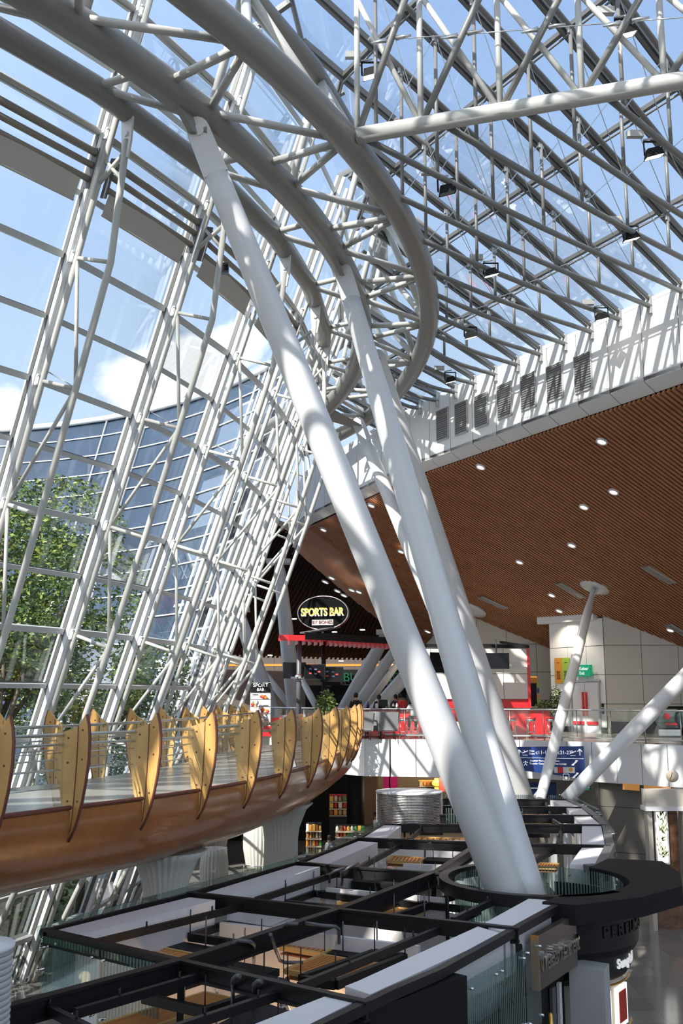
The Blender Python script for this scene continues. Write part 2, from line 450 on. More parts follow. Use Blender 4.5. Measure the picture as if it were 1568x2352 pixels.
for k in NK:
    i = n0(k); o = ringpt(27.6, i, HR)
    for nm, q, r_ in (('radial_web', ringpt(25.55, i+.03, HR), .085), ('radial_web', ringpt(25.55, i-.62, HR), .08), ('radial_web', ringpt(25.55, i+.38, HR), .08)):
        MB().tube([o, q], r_, M_tube, 10).build(nm, RT)
    q = ringpt(24.38, kinks[0]+.985*round((i-kinks[0])/.985), HR)
    MB().tube([q, ringpt(25.55, i-.1, HR)], .075, M_tube, 8).build('inner_web', RT)
    MB().tube([q, ringpt(25.55, i+.42, HR)], .075, M_tube, 8).build('inner_web', RT)
    u = ringpt(26.2, i+.46, HR+2.8)
    MB().tube([o, u], .10, M_tube, 10).build('rising_web', RT)
    MB().tube([ringpt(27.6, i+.93, HR), u], .10, M_tube, 10).build('rising_web', RT)
    MB().tube([ringpt(25.55, i+.4, HR), u], .085, M_tube, 10).build('rising_web', RT)
    # tie from the upper chord to the facade head
    MB().tube([u, cone(i+.46, 14.4, .35)], .07, M_tube, 8).build('head_tie', RT)

# ================================================================ COLUMNS
GC = 'big leaning white columns under the ring'
def column(name, top, base, rt, rm, rb, label, group, pinr=True, plinth=True, parts=True):
    top, base = V(top), V(base)
    T = thing(name, (base.x, base.y, FLOOR1 if base.z < FLOOR2-1 else base.z), label, 'column', group)
    L = (top-base).length; u = (top-base)/L
    prof = []; N = 26
    for k in range(N+1):
        s = k/N
        r = rb+(rm-rb)*min(1, s/.45) if s < .45 else rm+(rt-rm)*((s-.45)/.55)**1.6
        prof.append((base+u*(s*(L-.9)), r))
    MB().tube([p for p, _ in prof], [r for _, r in prof], M_white, 32).build('shaft', T)
    side = u.cross(V((0, 1, 0))).normalized(); back = side.cross(u)
    e = base+u*(L-.9)
    h = MB(); pts = []
    for k in range(9):
        a = math.pi*k/8; pts.append(top+u*.02+side*rt*.95*math.cos(a)+u*rt*1.1*math.sin(a))
    pts += [e-side*rt*1.0, e+side*rt*1.0]
    h.prism([p-back*rt*.5 for p in pts], back*rt*1.0, M_white)
    h.tube([e-u*.25, e+u*.02], [rt*1.0, rt*.9], M_white, 24)
    h.tube([top-back*rt*.62, top+back*rt*.62], rt*.42, M_white, 20)
    h.build('pin_head', T)
    if plinth:
        MB().lathe((base.x, base.y, FLOOR1), [(.9, 0), (.9, .35), (.62, .5), (rb*.95, max(.6, base.z-FLOOR1-.25))], M_stone, 28).build('plinth', T)
    return T
Q1 = aty(1206, 2092, 20.0); Q2 = aty(1190, 1850, 36.3)
tA, tB = ath(457, 305, HR-.55), ath(789, 630, HR-.5)
tC, tD = ath(868, 822, HR-.5), ath(824, 975, HR-.5)
column('leaning_column', tA, Q1+V((-.22, -.05, 0)), .235, .30, .37, 'front leaning white column crossing the whole picture to the top corner', GC)
column('leaning_column', tB, Q1+V((.12, .12, 0)), .235, .31, .37, 'thick white column rising from the glass ring opening behind the front column', GC)
column('leaning_column', tC, Q2+V((.25, .0, 0)), .24, .32, .36, 'white column half hidden behind the second column, footed beyond the kiosks', GC)
column('leaning_column', tD, Q2+V((-.05, .1, 0)), .24, .30, .34, 'sunlit white column between the front pair, pinned to the low sweep of the ring', GC)
# connection gussets on the ring
for nm, tp, tgt in (('a', tA, HR), ('b', tB, HR), ('c', tC, HR), ('d', tD, HR)):
    a_ = math.atan2(tp.y-CY, tp.x-CX); ti = (a_-AB)/DA
    g = MB(); tn = V((-math.sin(a_), math.cos(a_), 0)); er = V((math.cos(a_), math.sin(a_), 0))
    c_ = pol(25.55, a_, HR)
    pts = [c_+tn*.75-V((0, 0, .15)), c_-tn*.75-V((0, 0, .15)), tp-tn*.26+V((0, 0, -.1)), tp+tn*.26+V((0, 0, -.1))]
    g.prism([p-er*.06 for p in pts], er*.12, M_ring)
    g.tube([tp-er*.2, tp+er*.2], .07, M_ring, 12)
    g.build('gusset', RT)

# floor level struts with disc heads on the timber ceiling
CN = V((.877, .48, 0)); DW = V((-.48, .877, 0)); W0 = V((9.04, 26.5, 0)); CM = .46; CH = 8.58
def ceil_h(x, y): return CH-CM*((x-W0.x)*CN.x+(y-W0.y)*CN.y)
def on_ceil(px, py):
    d = ray(px, py); t = (CH+CM*(W0.x*CN.x+W0.y*CN.y))/(d.z+CM*(d.x*CN.x+d.y*CN.y)); return d*t
CNORM = V((CN.x*CM, CN.y*CM, 1)).normalized()
CAX = Matrix((DW, CNORM.cross(DW), CNORM)).transposed()
def strut(pt, base, r, label, disc=.62, group='inclined white struts with disc heads'):
    T = thing('inclined_strut', (base.x, base.y, min(base.z, FLOOR2) if base.z > FLOOR1+.2 else FLOOR1), label, 'column', group)
    d = (pt-base).normalized(); L = (pt-base).length
    ks = [0, .1, .3, .6, .85, .955, 1]; rr = [r*.8, r*.9, r, r, r*.85, r*.5, r*.28]
    MB().tube([base+d*L*k for k in ks], rr, M_white, 24).build('shaft', T)
    MB().lathe(pt+V((0, 0, -.10)), [(disc*.6, -.02), (disc, .03), (disc, .09)], M_white, 28, ax=CAX).build('disc_head', T)
    g = MB(); s_ = DW; g.prism([pt+V((0, 0, -.1))+s_*.28, pt+V((0, 0, -.1))-s_*.28, pt-d*.75-s_*.08, pt-d*.75+s_*.08], CN*.06, M_white); g.build('gusset', T)
    return T
b1 = aty(1240, 1838, 34.6); b2 = aty(1298, 1838, 34.6)
strut(on_ceil(1364, 1347), b1, .205, 'white inclined strut with disc head in front of the exit door block')
strut(on_ceil(1800, 1322), b2, .27, 'white inclined strut crossing the escalators toward the picture edge')
far = [((890, 1452), (778, 1650), 54, .38, 'wide white strut with bracket head behind the red bar canopy, first of the leaning row'),
       ((928, 1462), (800, 1650), 53, .3, 'sunlit white strut over the bar counter'),
       ((946, 1478), (818, 1655), 57, .2, 'thin shaded grey strut beside the sunlit one over the bar'),
       ((1020, 1452), (832, 1665), 52, .36, 'sunlit white strut ending at the bar back wall beam'),
       ((640, 1290), (686, 1720), 55, .42, 'tall sunlit white column standing behind the small TV group'),
       ((545, 1400), (660, 1740), 58, .45, 'sunlit white strut rising behind the food menu banner'),
       ((590, 1525), (668, 1625), 62, .22, 'thin grey shaded strut slanting behind the tall white column'),
       ((690, 1555), (735, 1640), 64, .22, 'thin grey strut slanting behind the hanging televisions')]
for (a, b, Y, r, lab) in far:
    bb = aty(*b, Y); tt = aty(*a, Y+1.2)
    T = thing('inclined_strut', bb, lab, 'column', 'white struts in the far hall')
    d = tt-bb; MB().tube([bb, bb+d*.5, bb+d*.94, tt], [r*.9, r, r*.8, r*.5], M_white, 20).build('shaft', T)
    MB().box(tt, (r*3.2, r*2, .25), M_white).build('bracket_head', T)
p = on_ceil(1080, 1398)
T = thing('inclined_strut', p-V((0, 0, 6)), 'white strut whose disc head peeks out beside the third leaning column', 'column', 'inclined white struts with disc heads')
MB().tube([aty(1000, 1660, 47), aty(1064, 1425, 50.8), p-V((0.1, .3, .3))], [.26, .26, .12], M_white, 18).build('shaft', T)
MB().lathe(p+V((0, 0, -.10)), [(.4, -.02), (.8, .02), (.8, .10)], M_white, 28, ax=CAX).build('disc_head', T)

# ================================================================ UPPER WALL (between roof and ceiling)
TOPW, BOTW = 10.9, 8.7
WP = [(-22, None), (13.6, None)]
def wallxy(w):
    if w <= 13.6: return W0+DW*w
    P0 = W0+DW*13.6
    pts = [P0, V((-2.06, 50.3, 0)), V((-4.5, 77, 0))]
    s = w-13.6
    for a, b in zip(pts[:-1], pts[1:]):
        L = (b-a).length
        if s <= L or b is pts[-1]: return a+(b-a)*(s/L)
        s -= L
def wallpanels(name, ws, z0, z1, m, gap=.018, thick=.08, parent=None, offs=0.):
    o = MB()
    for a, b in zip(ws[:-1], ws[1:]):
        A, B = wallxy(a), wallxy(b); d = (B-A).normalized(); n = V((-d.y, d.x, 0))
        if n.dot(CN) > 0: n = -n
        o.prism([A+d*gap+n*offs+V((0, 0, z0)), B-d*gap+n*offs+V((0, 0, z0)), B-d*gap+n*offs+V((0, 0, z1)), A+d*gap+n*offs+V((0, 0, z1))], -n*thick, m)
        o.prism([A-n*thick*.6+n*offs+V((0, 0, z0)), B-n*thick*.6+n*offs+V((0, 0, z0)), B-n*thick*.6+n*offs+V((0, 0, z1)), A-n*thick*.6+n*offs+V((0, 0, z1))], -n*.05, M_joint)
    return o
ws = [-18+1.36*k for k in range(44)]
def dzero(w): return 0. if w < 13.6 else (w-13.6)*.135 if w < 26.2 else 1.7+(w-26.2)*.43
o = wallpanels('wall', ws, BOTW, TOPW+.05, M_panel)
tag(o.build('wall_upper'), kind='structure')
o = MB()   # tilted skirt under the wall, folding towards the ceiling
for a, b in zip(ws[:-1], ws[1:]):
    A, B = wallxy(a), wallxy(b); d = (B-A).normalized(); n = V((-d.y, d.x, 0))
    if n.dot(CN) < 0: n = -n
    q = [A+d*.018+V((0, 0, BOTW)), B-d*.018+V((0, 0, BOTW)), B-d*.018+n*.42+V((0, 0, BOTW-.26)), A+d*.018+n*.42+V((0, 0, BOTW-.26))]
    o.prism(q, V((0, 0, .05)), M_panel)
    o.prism([p_+V((0, 0, .03)) for p_ in (A+V((0, 0, BOTW)), B+V((0, 0, BOTW)), B+n*.42+V((0, 0, BOTW-.26)), A+n*.42+V((0, 0, BOTW-.26)))], V((0, 0, .1)), M_joint)
tag(o.build('trim_1'), kind='structure')
# roof upstand
o = MB()
for a, b in zip(ws[:-1:4], ws[4::4]):
    A, B = wallxy(a), wallxy(b); o.bar(A+V((0, 0, TOPW+.12))+CN*.25, B+V((0, 0, TOPW+.12))+CN*.25, .5, .12, M_panel)
tag(o.build('trim_2'), kind='structure')

# vents
vlab = ['topmost and largest', 'second from the biggest', 'third', 'fourth', 'fifth', 'sixth', 'furthest']
vp = [(1340, 856, 1), (1275, 878, 1), (1214, 899, 1), (1159, 920, 1), (1106, 943, 1), (1060, 960, 1), (1017, 975, 1)]
vtx = ['grey louvre vent nearest the roof lamp end, largest of the row', 'grey louvre vent in full shade beside the largest one', 'plain grey louvre vent in the middle, third from the largest',
       'grey louvre vent with a lower sunlit patch, fourth from the largest', 'grey louvre vent crossed by bright sun bars, fifth from the largest', 'narrow grey louvre vent second from the columns', 'smallest grey louvre vent beside the leaning columns']
for (px, py, _), lab in zip(vp, vtx):
    d = ray(px, py); nn = CN; t = (W0.x*nn.x+W0.y*nn.y)/(d.x*nn.x+d.y*nn.y); c = d*t
    T = thing('vent_grille', c, lab, 'vent', 'grey vents in the white upper wall')
    Mx = Matrix((DW, -CN, V((0, 0, 1)))).transposed()
    MB().box(c-CN*.01, (.72, .05, 1.12), M_vent, Mx).build('louvre', T)
    f = MB()
    for s_ in (-1, 1):
        f.box(c-CN*.02+DW*.37*s_, (.03, .07, 1.18), M_trans, Mx); f.box(c-CN*.02+V((0, 0, .58*s_)), (.77, .07, .03), M_trans, Mx)
    for k in range(14): f.box(c-CN*.04+V((0, 0, -.5+k*.077)), (.70, .03, .012), M_roofbar, Mx)
    f.build('frame', T)

# ================================================================ GLASS ROOF with trusses
RS = .38
def roof_h(x, y): return TOPW+.25-RS*((x-W0.x)*CN.x+(y-W0.y)*CN.y)
SD = {0: (-.75, .64)}
def tr_ends(k):  # start/end w of truss k
    return -.75+1.38*k, .64+1.185*k
hipA, hipB = ath(820, 312, HR), ath(1568, 184, HR)
hipd = (hipB-hipA).normalized()
def start_of(k):
    w0, w1 = tr_ends(k)
    E_ = W0+DW*w1
    # direction through start sample at d ~ -8
    S_ = W0+DW*w0-CN*9 if k <= 2 else W0+DW*w0-CN*max(1.5, 9-1.1*(k-1))
    d = (S_-E_); d.z = 0; d.normalize()
    # march to ring or hip
    s = 0.
    while s < 60:
        p = E_+d*s
        r = math.hypot(p.x-CX, p.y-CY)
        if r < 27.6: break
        side = (p.x-hipA.x)*(-hipd.y)+(p.y-hipA.y)*hipd.x
        if side < 0 and k < 0: break
        s += .05
    return E_, d, s
GR = 'parallel roof trusses over the atrium'
roofname = {}
allk = list(range(-8, 12))
ordinal = ['nearest', 'second nearest', 'third nearest', 'fourth nearest', 'fifth nearest', 'sixth nearest', 'seventh nearest', 'eighth nearest', 'ninth nearest', 'tenth', 'eleventh', 'twelfth',
           'thirteenth', 'fourteenth', 'fifteenth', 'sixteenth', 'seventeenth', 'eighteenth', 'nineteenth', 'twentieth', 'twenty-first']
for idx, k in enumerate(allk):
    E_, d, s = start_of(k)
    if s < .8: continue
    S_ = E_+d*s
    lab = ('grey roof truss springing from the big cross tube, number %d counted from its ring end' % (-k)) if k < 0 else ('grey roof truss from ring tube to white wall, number %d counted from the cross tube' % (k+1))
    T = thing('roof_truss', E_+V((0, 0, TOPW)), lab, 'truss', GR)
    # lower chord, slightly bowed
    lo = []
    for q in range(9):
        f_ = q/8; p = E_+d*(s*f_); h = TOPW-.10+(HR-TOPW+.10)*(f_**.8)-.12*math.sin(math.pi*f_); lo.append(V((p.x, p.y, h)))
    MB().tube(lo, .072, M_rooftube, 10).build('lower_chord', T)
    L2 = s+ (9 if k < 0 else .4)
    up = [V((*(E_+d*(L2*q/6)).xy, roof_h(*(E_+d*(L2*q/6)).xy)-.16)) for q in range(7)]
    MB().tube(up, .06, M_rooftube, 10).build('upper_chord', T)
    MB().bar(V((E_.x, E_.y, TOPW-.32))+d*.05, V((E_.x, E_.y, TOPW+.22))+d*.05, .13, .10, M_trans, up=V((d.x, d.y, 0))).build('end_bracket', T)
    nv = max(1, int((s-.6)/1.75)); vs = []
    for q in range(1, nv+1):
        x = 1.75*q+.5
        if x > s-.2: break
        p = E_+d*x; f_ = x/s
        h = TOPW-.10+(HR-TOPW+.10)*(f_**.8)-.12*math.sin(math.pi*f_); hu = roof_h(p.x, p.y)-.16
        vs.append((V((p.x, p.y, h)), V((p.x, p.y, hu))))
        MB().tube([vs[-1][0], vs[-1][1]], .042, M_rooftube, 8).build('post', T)
        g = MB(); g.box(vs[-1][1]-V((0, 0, .1)), (.16, .05, .13), M_trans, Matrix((d, V((0, 0, 1)).cross(d), V((0, 0, 1)))).transposed()); g.build('node_plate', T)
    prev = (V((E_.x, E_.y, TOPW)), V((E_.x, E_.y, TOPW)))
    for q, (a, b) in enumerate(vs):
        c_ = MB(); c_.tube([prev[0], b], .010, M_steelwire, 4, cap=False)
        if q: c_.tube([prev[1], a], .010, M_steelwire, 4, cap=False)
        c_.build('tie_cable', T); prev = (a, b)
# glazing bars + purlins + glass: window structure of the roof
W = thing('window_%d' % (IMAX-IMIN+1), W0+V((0, 0, TOPW)), None, None, kind='structure')
gb = MB(); gl = MB(); pu = MB()
bars = []
for k in [x for x in range(-10, 14)]:
    w1 = .64+1.185*k+.28
    w0 = -.75+1.38*k+.30
    E_ = W0+DW*w1+CN*.3; S_ = W0+DW*w0-CN*9; d = (S_-E_); d.z = 0; d.normalize()
    # extend to above the ring and beyond
    s = 0
    while s < 23:
        p = E_+d*s
        if math.hypot(p.x-CX, p.y-CY) < 25.6: break
        s += .1
    if s < .5: continue
    a = V((E_.x, E_.y, roof_h(E_.x, E_.y)+.06)); q = E_+d*s; b = V((q.x, q.y, roof_h(q.x, q.y)+.06))
    bars.append((a, b, s))
    gb.bar(a, b, .17, .16, M_roofbar); gb.bar(a-V((0, 0, .11)), b-V((0, 0, .11)), .06, .07, M_rooftube)
gb.build('frame', W)
for (a, b, s), (a2, b2, s2) in zip(bars[:-1], bars[1:]):
    gl.poly([a+V((0, 0, .09)), b+V((0, 0, .09)), b2+V((0, 0, .09)), a2+V((0, 0, .09))], G_roof)
    x = 2.55
    while x < max(s, s2)-.3:
        p, q = a+(b-a)*min(1, x/s), a2+(b2-a2)*min(1, x/s2)
        if (p-q).length < 3: pu.bar(p, q, .10, .11, M_roofbar); pu.tube([p-V((0, 0, .17)), q-V((0, 0, .17))], .025, M_rooftube, 6)
        x += 2.55
gl.build('pane', W); pu.build('purlin', W)
# glazed strip from the top of the glass wall over the ring
gl = MB(); pu = MB(); prev = None
for q in range(-14, 22):
    i = q*.5
    a = cone(i, TOPH, 0); c2 = pol(25.9, az(i), TOPH+.4)
    if prev:
        gl.poly([prev[0], a, c2, prev[1]], G_roof)
    if q % 2 == 0: pu.bar(a, c2, .12, .14, M_roofbar)
    prev = (a, c2)
gl.build('pane', W); pu.build('frame', W)

# the big cross tube (hip truss) with webs
HT = thing('hip_truss', hipA, 'big cross truss whose lit lower tube runs from the ring to the picture edge', 'truss')
hipE = hipA+hipd*13
MB().tube([hipA, hipE], .165, M_tube, 18).build('lower_tube', HT)
hn = [ath(x, y, HR) for x, y in ((965, 284), (1145, 244), (1335, 214), (1525, 190))]
nodes = [hipA+hipd*((p-hipA).dot(hipd)) for p in hn]
sp = (nodes[-1]-nodes[0]).length/3
nodes = [hipA]+nodes+[nodes[-1]+hipd*sp]
tops = [V((p.x, p.y, min(15.3, roof_h(p.x, p.y)-.2))) for p in nodes]
MB().tube([tops[0]-hipd*1.5]+tops, .10, M_tube, 12).build('upper_tube', HT)
for k, (p, t) in enumerate(zip(nodes, tops)):
    MB().tube([p, t], .062, M_tube, 10).build('post', HT)
    if k+1 < len(nodes):
        q, t2 = nodes[k+1], tops[k+1]
        yv = V((.10, -.55, 0))
        dg = MB(); dg.tube([p, t2+yv], .072, M_rooftube, 10); dg.build('diagonal', HT)
        MB().tube([q, t-hipd*.4], .06, M_tube, 10).build('diagonal', HT)
        mid = (p+t2+yv)/2
        c = MB(); c.tube([mid-hipd*.42, mid-hipd*.1], [.02, .055], M_steelwire, 8); c.tube([mid+hipd*.1, mid+hipd*.42], [.055, .02], M_steelwire, 8); c.build('cable_clamp', HT)
        if k: MB().tube([pm, mid], .012, M_steelwire, 5).build('cable', HT)
        pm = mid
# ================================================================ TIMBER SLAT CEILING
def cpt(w, d, dz=0.):
    p = W0+DW*w+CN*d; d0 = dzero(w); return V((p.x, p.y, CH-CM*(d-d0*max(0, 1-(d-d0)/7))+dz))
pA_, pB_ = on_ceil(655, 1340), on_ceil(965, 1482)
dwA = ((pA_-W0).dot(CN), (pA_-W0).dot(DW)); dwB = ((pB_-W0).dot(CN), (pB_-W0).dot(DW))
CS = (dwB[1]-dwA[1])/(dwB[0]-dwA[0])
def wmax(d): return dwA[1]+CS*(d-dwA[0])
o = MB(); rows = []
for k in range(13):
    d = .3+25.7*k/12; rows.append([cpt(-20+(wmax(d)+20)*q/16, max(d, dzero(-20+(wmax(d)+20)*q/16)+.2), .16) for q in range(17)])
o.grid(rows, M_slatback, False)
tag(o.build('ceiling', recalc=False), kind='structure')
o = MB(); w = -19.; step = .19
while w < dwA[1]+.3:
    d0 = dzero(w)+.42; d1 = min(26, dwA[0]+(w-dwA[1])/CS)
    if d1 > d0+.3:
        n_ = 1 if w < 13 else 5
        for q in range(n_): o.bar(cpt(w, d0+(d1-d0)*q/n_), cpt(w, d0+(d1-d0)*(q+1)/n_), .105, .10, M_slat, up=CNORM)
    w += step
tag(o.build('ceiling_slats'), kind='structure')
M_shadeslat = mat('shade darkened ceiling slat', (.03, .013, .008), .9, spec=.05)  # slat brown darkened to paint in the shade of the far hall
# far ceiling beyond the fold
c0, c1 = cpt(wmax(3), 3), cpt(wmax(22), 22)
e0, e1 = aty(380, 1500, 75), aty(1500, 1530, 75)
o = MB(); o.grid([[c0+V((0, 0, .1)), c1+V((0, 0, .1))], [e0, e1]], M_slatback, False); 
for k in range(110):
    f_ = k/109; o.bar(c0+(c1-c0)*f_, e0+(e1-e0)*f_-V((0, 0, .1)), .14, .08, M_shadeslat)
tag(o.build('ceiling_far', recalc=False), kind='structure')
# unseen roof slab, added behind the viewpoint to shade the near hall
o = MB()
az0, az1 = -2.7, -.74
o.grid([[pol(r, az0+(az1-az0)*k/20, 11.6) for k in range(21)] for r in (28.7, 58)], M_warmpanel, False)
o.grid([[pol(r, az0+(az1-az0)*k/20, 12.0) for k in range(21)] for r in (28.7, 58)], M_warmpanel, False)
tag(o.build('shade_slab_rear', recalc=False), kind='structure')

# mezzanine on which the photographer stands
o = MB(); o.prism([V((-32, -26, FLOOR2-1.2)), V((32, -26, FLOOR2-1.2)), V((32, 1.5, FLOOR2-1.2)), V((-32, 1.5, FLOOR2-1.2))], V((0, 0, 1.2)), M_floor2); tag(o.build('floor_viewpoint'), kind='structure')
o = MB(); o.box((0, -2, (FLOOR1+FLOOR2-1.2)/2), (64, .2, FLOOR2-1.2-FLOOR1), M_warmpanel); tag(o.build('sky_block_rear'), kind='structure')  # unseen wall added to keep sky light off the lower level
# downlights
dl = [((1383, 1010), 1), ((1105, 1069), 1), ((1410, 1126), 1), ((1342, 1161), 1), ((1314, 1249), 1), ((1194, 1288), 1), ((1285, 1400), 1), ((854, 1158), 1), ((744, 1214), 1),
      ((922, 1264), 1), ((763, 1325), 1), ((748, 1334), 1), ((776, 1355), 1), ((791, 1365), 1), ((809, 1353), 1), ((825, 1357), 1), ((983, 1448), 1), ((1163, 1457), 1), ((1540, 1444), 1), ((1268, 1364), 1)]
dlab = ['highest, above the other downlights near the picture edge', 'left alone in the ceiling beside the third leaning column', 'second below the highest, near the picture edge', 'just under the pair near the picture edge',
        'halfway down the ceiling, above the disc headed strut', 'beside the leaning columns at mid height', 'just beside the disc head of the strut', 'between the front column and the sunlit column',
        'beside the front column, above the oval bar sign', 'behind the sunlit column at mid ceiling', 'in the small cluster, topmost', 'in the small cluster, second from its top', 'in the small cluster over the oval sign, middle',
        'in the small cluster, lowest', 'in the small cluster, nearer the front column', 'in the small cluster, closest to the front column', 'low above the red bar canopy', 'low above the white screen wall', 'low at the picture edge over the escalators', 'tiny and white, beside the slot vent']
for (p, s_), lab in zip(dl, dlab):
    c = on_ceil(*p); T = thing('downlight', c, 'round downlight '+lab, 'downlight', 'round downlights in the brown slat ceiling')
    r = .135 if c.y < 48 else .16
    MB().lathe(c-CNORM*.10, [(r*1.35, .06), (r*1.4, .0), (r*1.05, -.01), (r*.9, .06)], M_white, 20, ax=CAX, capb=False).build('trim_ring', T)
    MB().lathe(c-CNORM*.075, [(r*.9, .01), (r*.5, -.01), (0.001, -.012)], M_dl, 16, ax=CAX).build('lens', T)
rr = R
for k, (x, y) in enumerate([(676, 1418), (702, 1425), (620, 1502), (768, 1448), (783, 1515), (906, 1523), (855, 1530), (832, 1443)]):
    d = ray(x, y); n_ = (c1-c0).cross(e0-c0).normalized(); t = c0.dot(n_)/d.dot(n_); c = d*t
    o = MB(); o.lathe(c-V((0, 0, .12)), [(.16, .05), (.16, 0), (0.001, -.01)], M_dl, 12)
    tag(o.build('downlight'), 'tiny far downlight in the dark hall ceiling behind the sports bar', 'downlight', 'far downlights in the dark hall ceiling')
# slot diffusers
for (a, b), lab in zip((((1482, 1298), (1545, 1336)), ((1282, 1337), (1340, 1370)), ((1104, 1369), (1162, 1395)), ((1535, 1431), (1600, 1470))),
                       ('grey slot diffuser highest near the picture edge', 'grey slot diffuser beside the strut disc head', 'grey slot diffuser beside the half hidden disc head', 'grey slot diffuser low at the picture edge')):
    A, B = on_ceil(*a)-CNORM*.07, on_ceil(*b)-CNORM*.07
    T = thing('slot_diffuser', A, lab, 'vent', 'grey slot diffusers in the slat ceiling')
    MB().bar(A, B, .34, .05, M_vent, up=CNORM).build('slot', T)
    f = MB()
    for s_ in (-.17, .17): f.bar(A+DW*s_, B+DW*s_, .03, .07, M_trans, up=CNORM)
    f.build('rim', T)

# ================================================================ SPOTLIGHTS ON THE ROOF TRUSSES
sl = [((850, 168), 11.0, 20.2, 'bright floodlight hung under a dark strut beside the ring tube'), ((1435, 72), 12.4, 17.6, 'large warm floodlight high near the top picture corner'),
      ((1500, 352), 11.1, None, 'warm floodlight below the big cross tube near the picture edge'), ((1025, 436), 10.9, None, 'unlit looking dark floodlight just below the cross tube'),
      ((1448, 543), 10.8, None, 'floodlight above the white wall, nearest the picture edge'), ((1127, 626), 10.9, None, 'floodlight in the middle of the glass roof'),
      ((1381, 727), 10.6, None, 'floodlight closest to the white upper wall'), ((1080, 770), 10.8, None, 'floodlight low between ring tube and vents'), ((1034, 872), 10.7, None, 'lowest floodlight, just above the row of vents')]
for (p, h, Y, lab) in sl:
    c = aty(*p, Y) if Y else ath(*p, h)
    T = thing('floodlight', c, lab, 'lamp', 'floodlights clamped to the roof trusses')
    ax = V((.25, .2, -.95)).normalized(); X = V((1, 0, 0)); X = (X-ax*X.dot(ax)).normalized(); Yv = ax.cross(X); Mx = Matrix((X, Yv, ax)).transposed()
    k = 1.0
    b = MB(); 
    q = [(-.17, -.13), (.17, -.13), (.17, .13), (-.17, .13)]
    lo = [c+Mx@V((x*1.12, y*1.12, .09)) for x, y in q]; hi = [c+Mx@V((x*.7, y*.7, -.10)) for x, y in q]
    L = [b.bm.verts.new(v) for v in lo]; Hh = [b.bm.verts.new(v) for v in hi]
    for j in range(4): b.face([L[j], L[(j+1) % 4], Hh[(j+1) % 4], Hh[j]], M_blackp)
    b.face(Hh, M_blackp); b.build('housing', T)
    MB().box(c+Mx@V((0, 0, .075)), (.33, .25, .015), M_lamp if 'unlit' not in lab else M_dgrey, Mx).build('lens', T)
    y = MB(); 
    for s_ in (-1, 1): y.bar(c+Mx@V((.19*s_, 0, 0)), c+V((.19*s_, 0, .26)), .02, .05, M_blackp)
    y.bar(c+V((-.2, 0, .26)), c+V((.2, 0, .26)), .05, .02, M_blackp); y.build('yoke', T)
    y = MB(); y.box(c+V((-.38, -.05, .40)), (.34, .12, .14), M_tube); y.bar(c+V((-.2, 0, .3)), c+V((.05, 0, .34)), .03, .03, M_tube); y.build('ballast_box', T)

# ================================================================ MEZZANINE SLAB, FASCIA, RAILING
fe = [(-3.2, 44), (-1.0, 40.9), (1.0, 38.8), (3.6, 38.3), (6.8, 37.9), (9.1, 36.1), (11.4, 33.8), (16.2, 29)]
FE = [V((x, y, 0)) for x, y in fe]
def along(P, s):
    for a, b in zip(P[:-1], P[1:]):
        L = (b-a).length
        if s <= L: return a+(b-a)*(s/L), (b-a).normalized()
        s -= L
    return P[-1], (P[-1]-P[-2]).normalized()
def plen(P): return sum((b-a).length for a, b in zip(P[:-1], P[1:]))
o = MB()
top = [p+V((0, 0, FLOOR2)) for p in FE]+[V((40, 30, FLOOR2)), V((40, 90, FLOOR2)), V((-20, 90, FLOOR2)), V((-9, 47, FLOOR2)), V((-5.2, 43, FLOOR2))]
o.prism([p-V((0, 0, .04)) for p in top], V((0, 0, .04)), M_floor2)
o.prism([p-V((0, 0, 1.25)) for p in top], V((0, 0, 1.2)), M_warmpanel)
tag(o.build('floor_mezzanine'), kind='structure')
o = MB(); s_ = 0; L = plen(FE)
while s_ < L-.2:
    a, d1 = along(FE, s_+.012); b, _ = along(FE, min(L, s_+.93)); n = V((d1.y, -d1.x, 0))
    if n.y > 0: n = -n
    o.prism([a+n*.10+V((0, 0, FLOOR2-1.33)), b+n*.10+V((0, 0, FLOOR2-1.33)), b+n*.10+V((0, 0, FLOOR2+.02)), a+n*.10+V((0, 0, FLOOR2+.02))], -n*.06, M_panel)
    b2, _ = along(FE, min(L, s_+.945)); a2, _ = along(FE, s_)
    o.prism([a2+n*.06+V((0, 0, FLOOR2-1.31)), b2+n*.06+V((0, 0, FLOOR2-1.31)), b2+n*.06+V((0, 0, FLOOR2)), a2+n*.06+V((0, 0, FLOOR2))], -n*.05, M_joint)
    s_ += .945
tag(o.build('trim_3'), kind='structure')
# railing
RL = thing('glass_railing', FE[3]+V((0, 0, FLOOR2)), 'glass railing with steel handrail along the white mezzanine edge', 'railing')
RP = [p+V((0, .15, 0)) for p in FE]
o = MB(); o.tube([p+V((0, 0, FLOOR2+1.12)) for p in RP], .032, M_steelwire, 8); o.build('handrail', RL)
o = MB(); o.tube([p+V((0, 0, FLOOR2+.16)) for p in RP], .022, M_steelwire, 6); o.build('bottom_rail', RL)
s_ = .3; L = plen(RP)
while s_ < L-1:
    a, d = along(RP, s_); b, _ = along(RP, min(L, s_+1.3))
    o = MB(); o.tube([a+V((0, .03, FLOOR2)), a+V((0, .03, FLOOR2+1.1))], .022, M_steelwire, 6); o.build('post', RL)
    g = MB(); g.strip([a+d*.04+V((0, 0, FLOOR2+.1)), b-d*.04+V((0, 0, FLOOR2+.1))], [a+d*.04+V((0, 0, FLOOR2+1.07)), b-d*.04+V((0, 0, FLOOR2+1.07))], G_rail, False); g.build('glass_panel', RL)
    s_ += 1.3

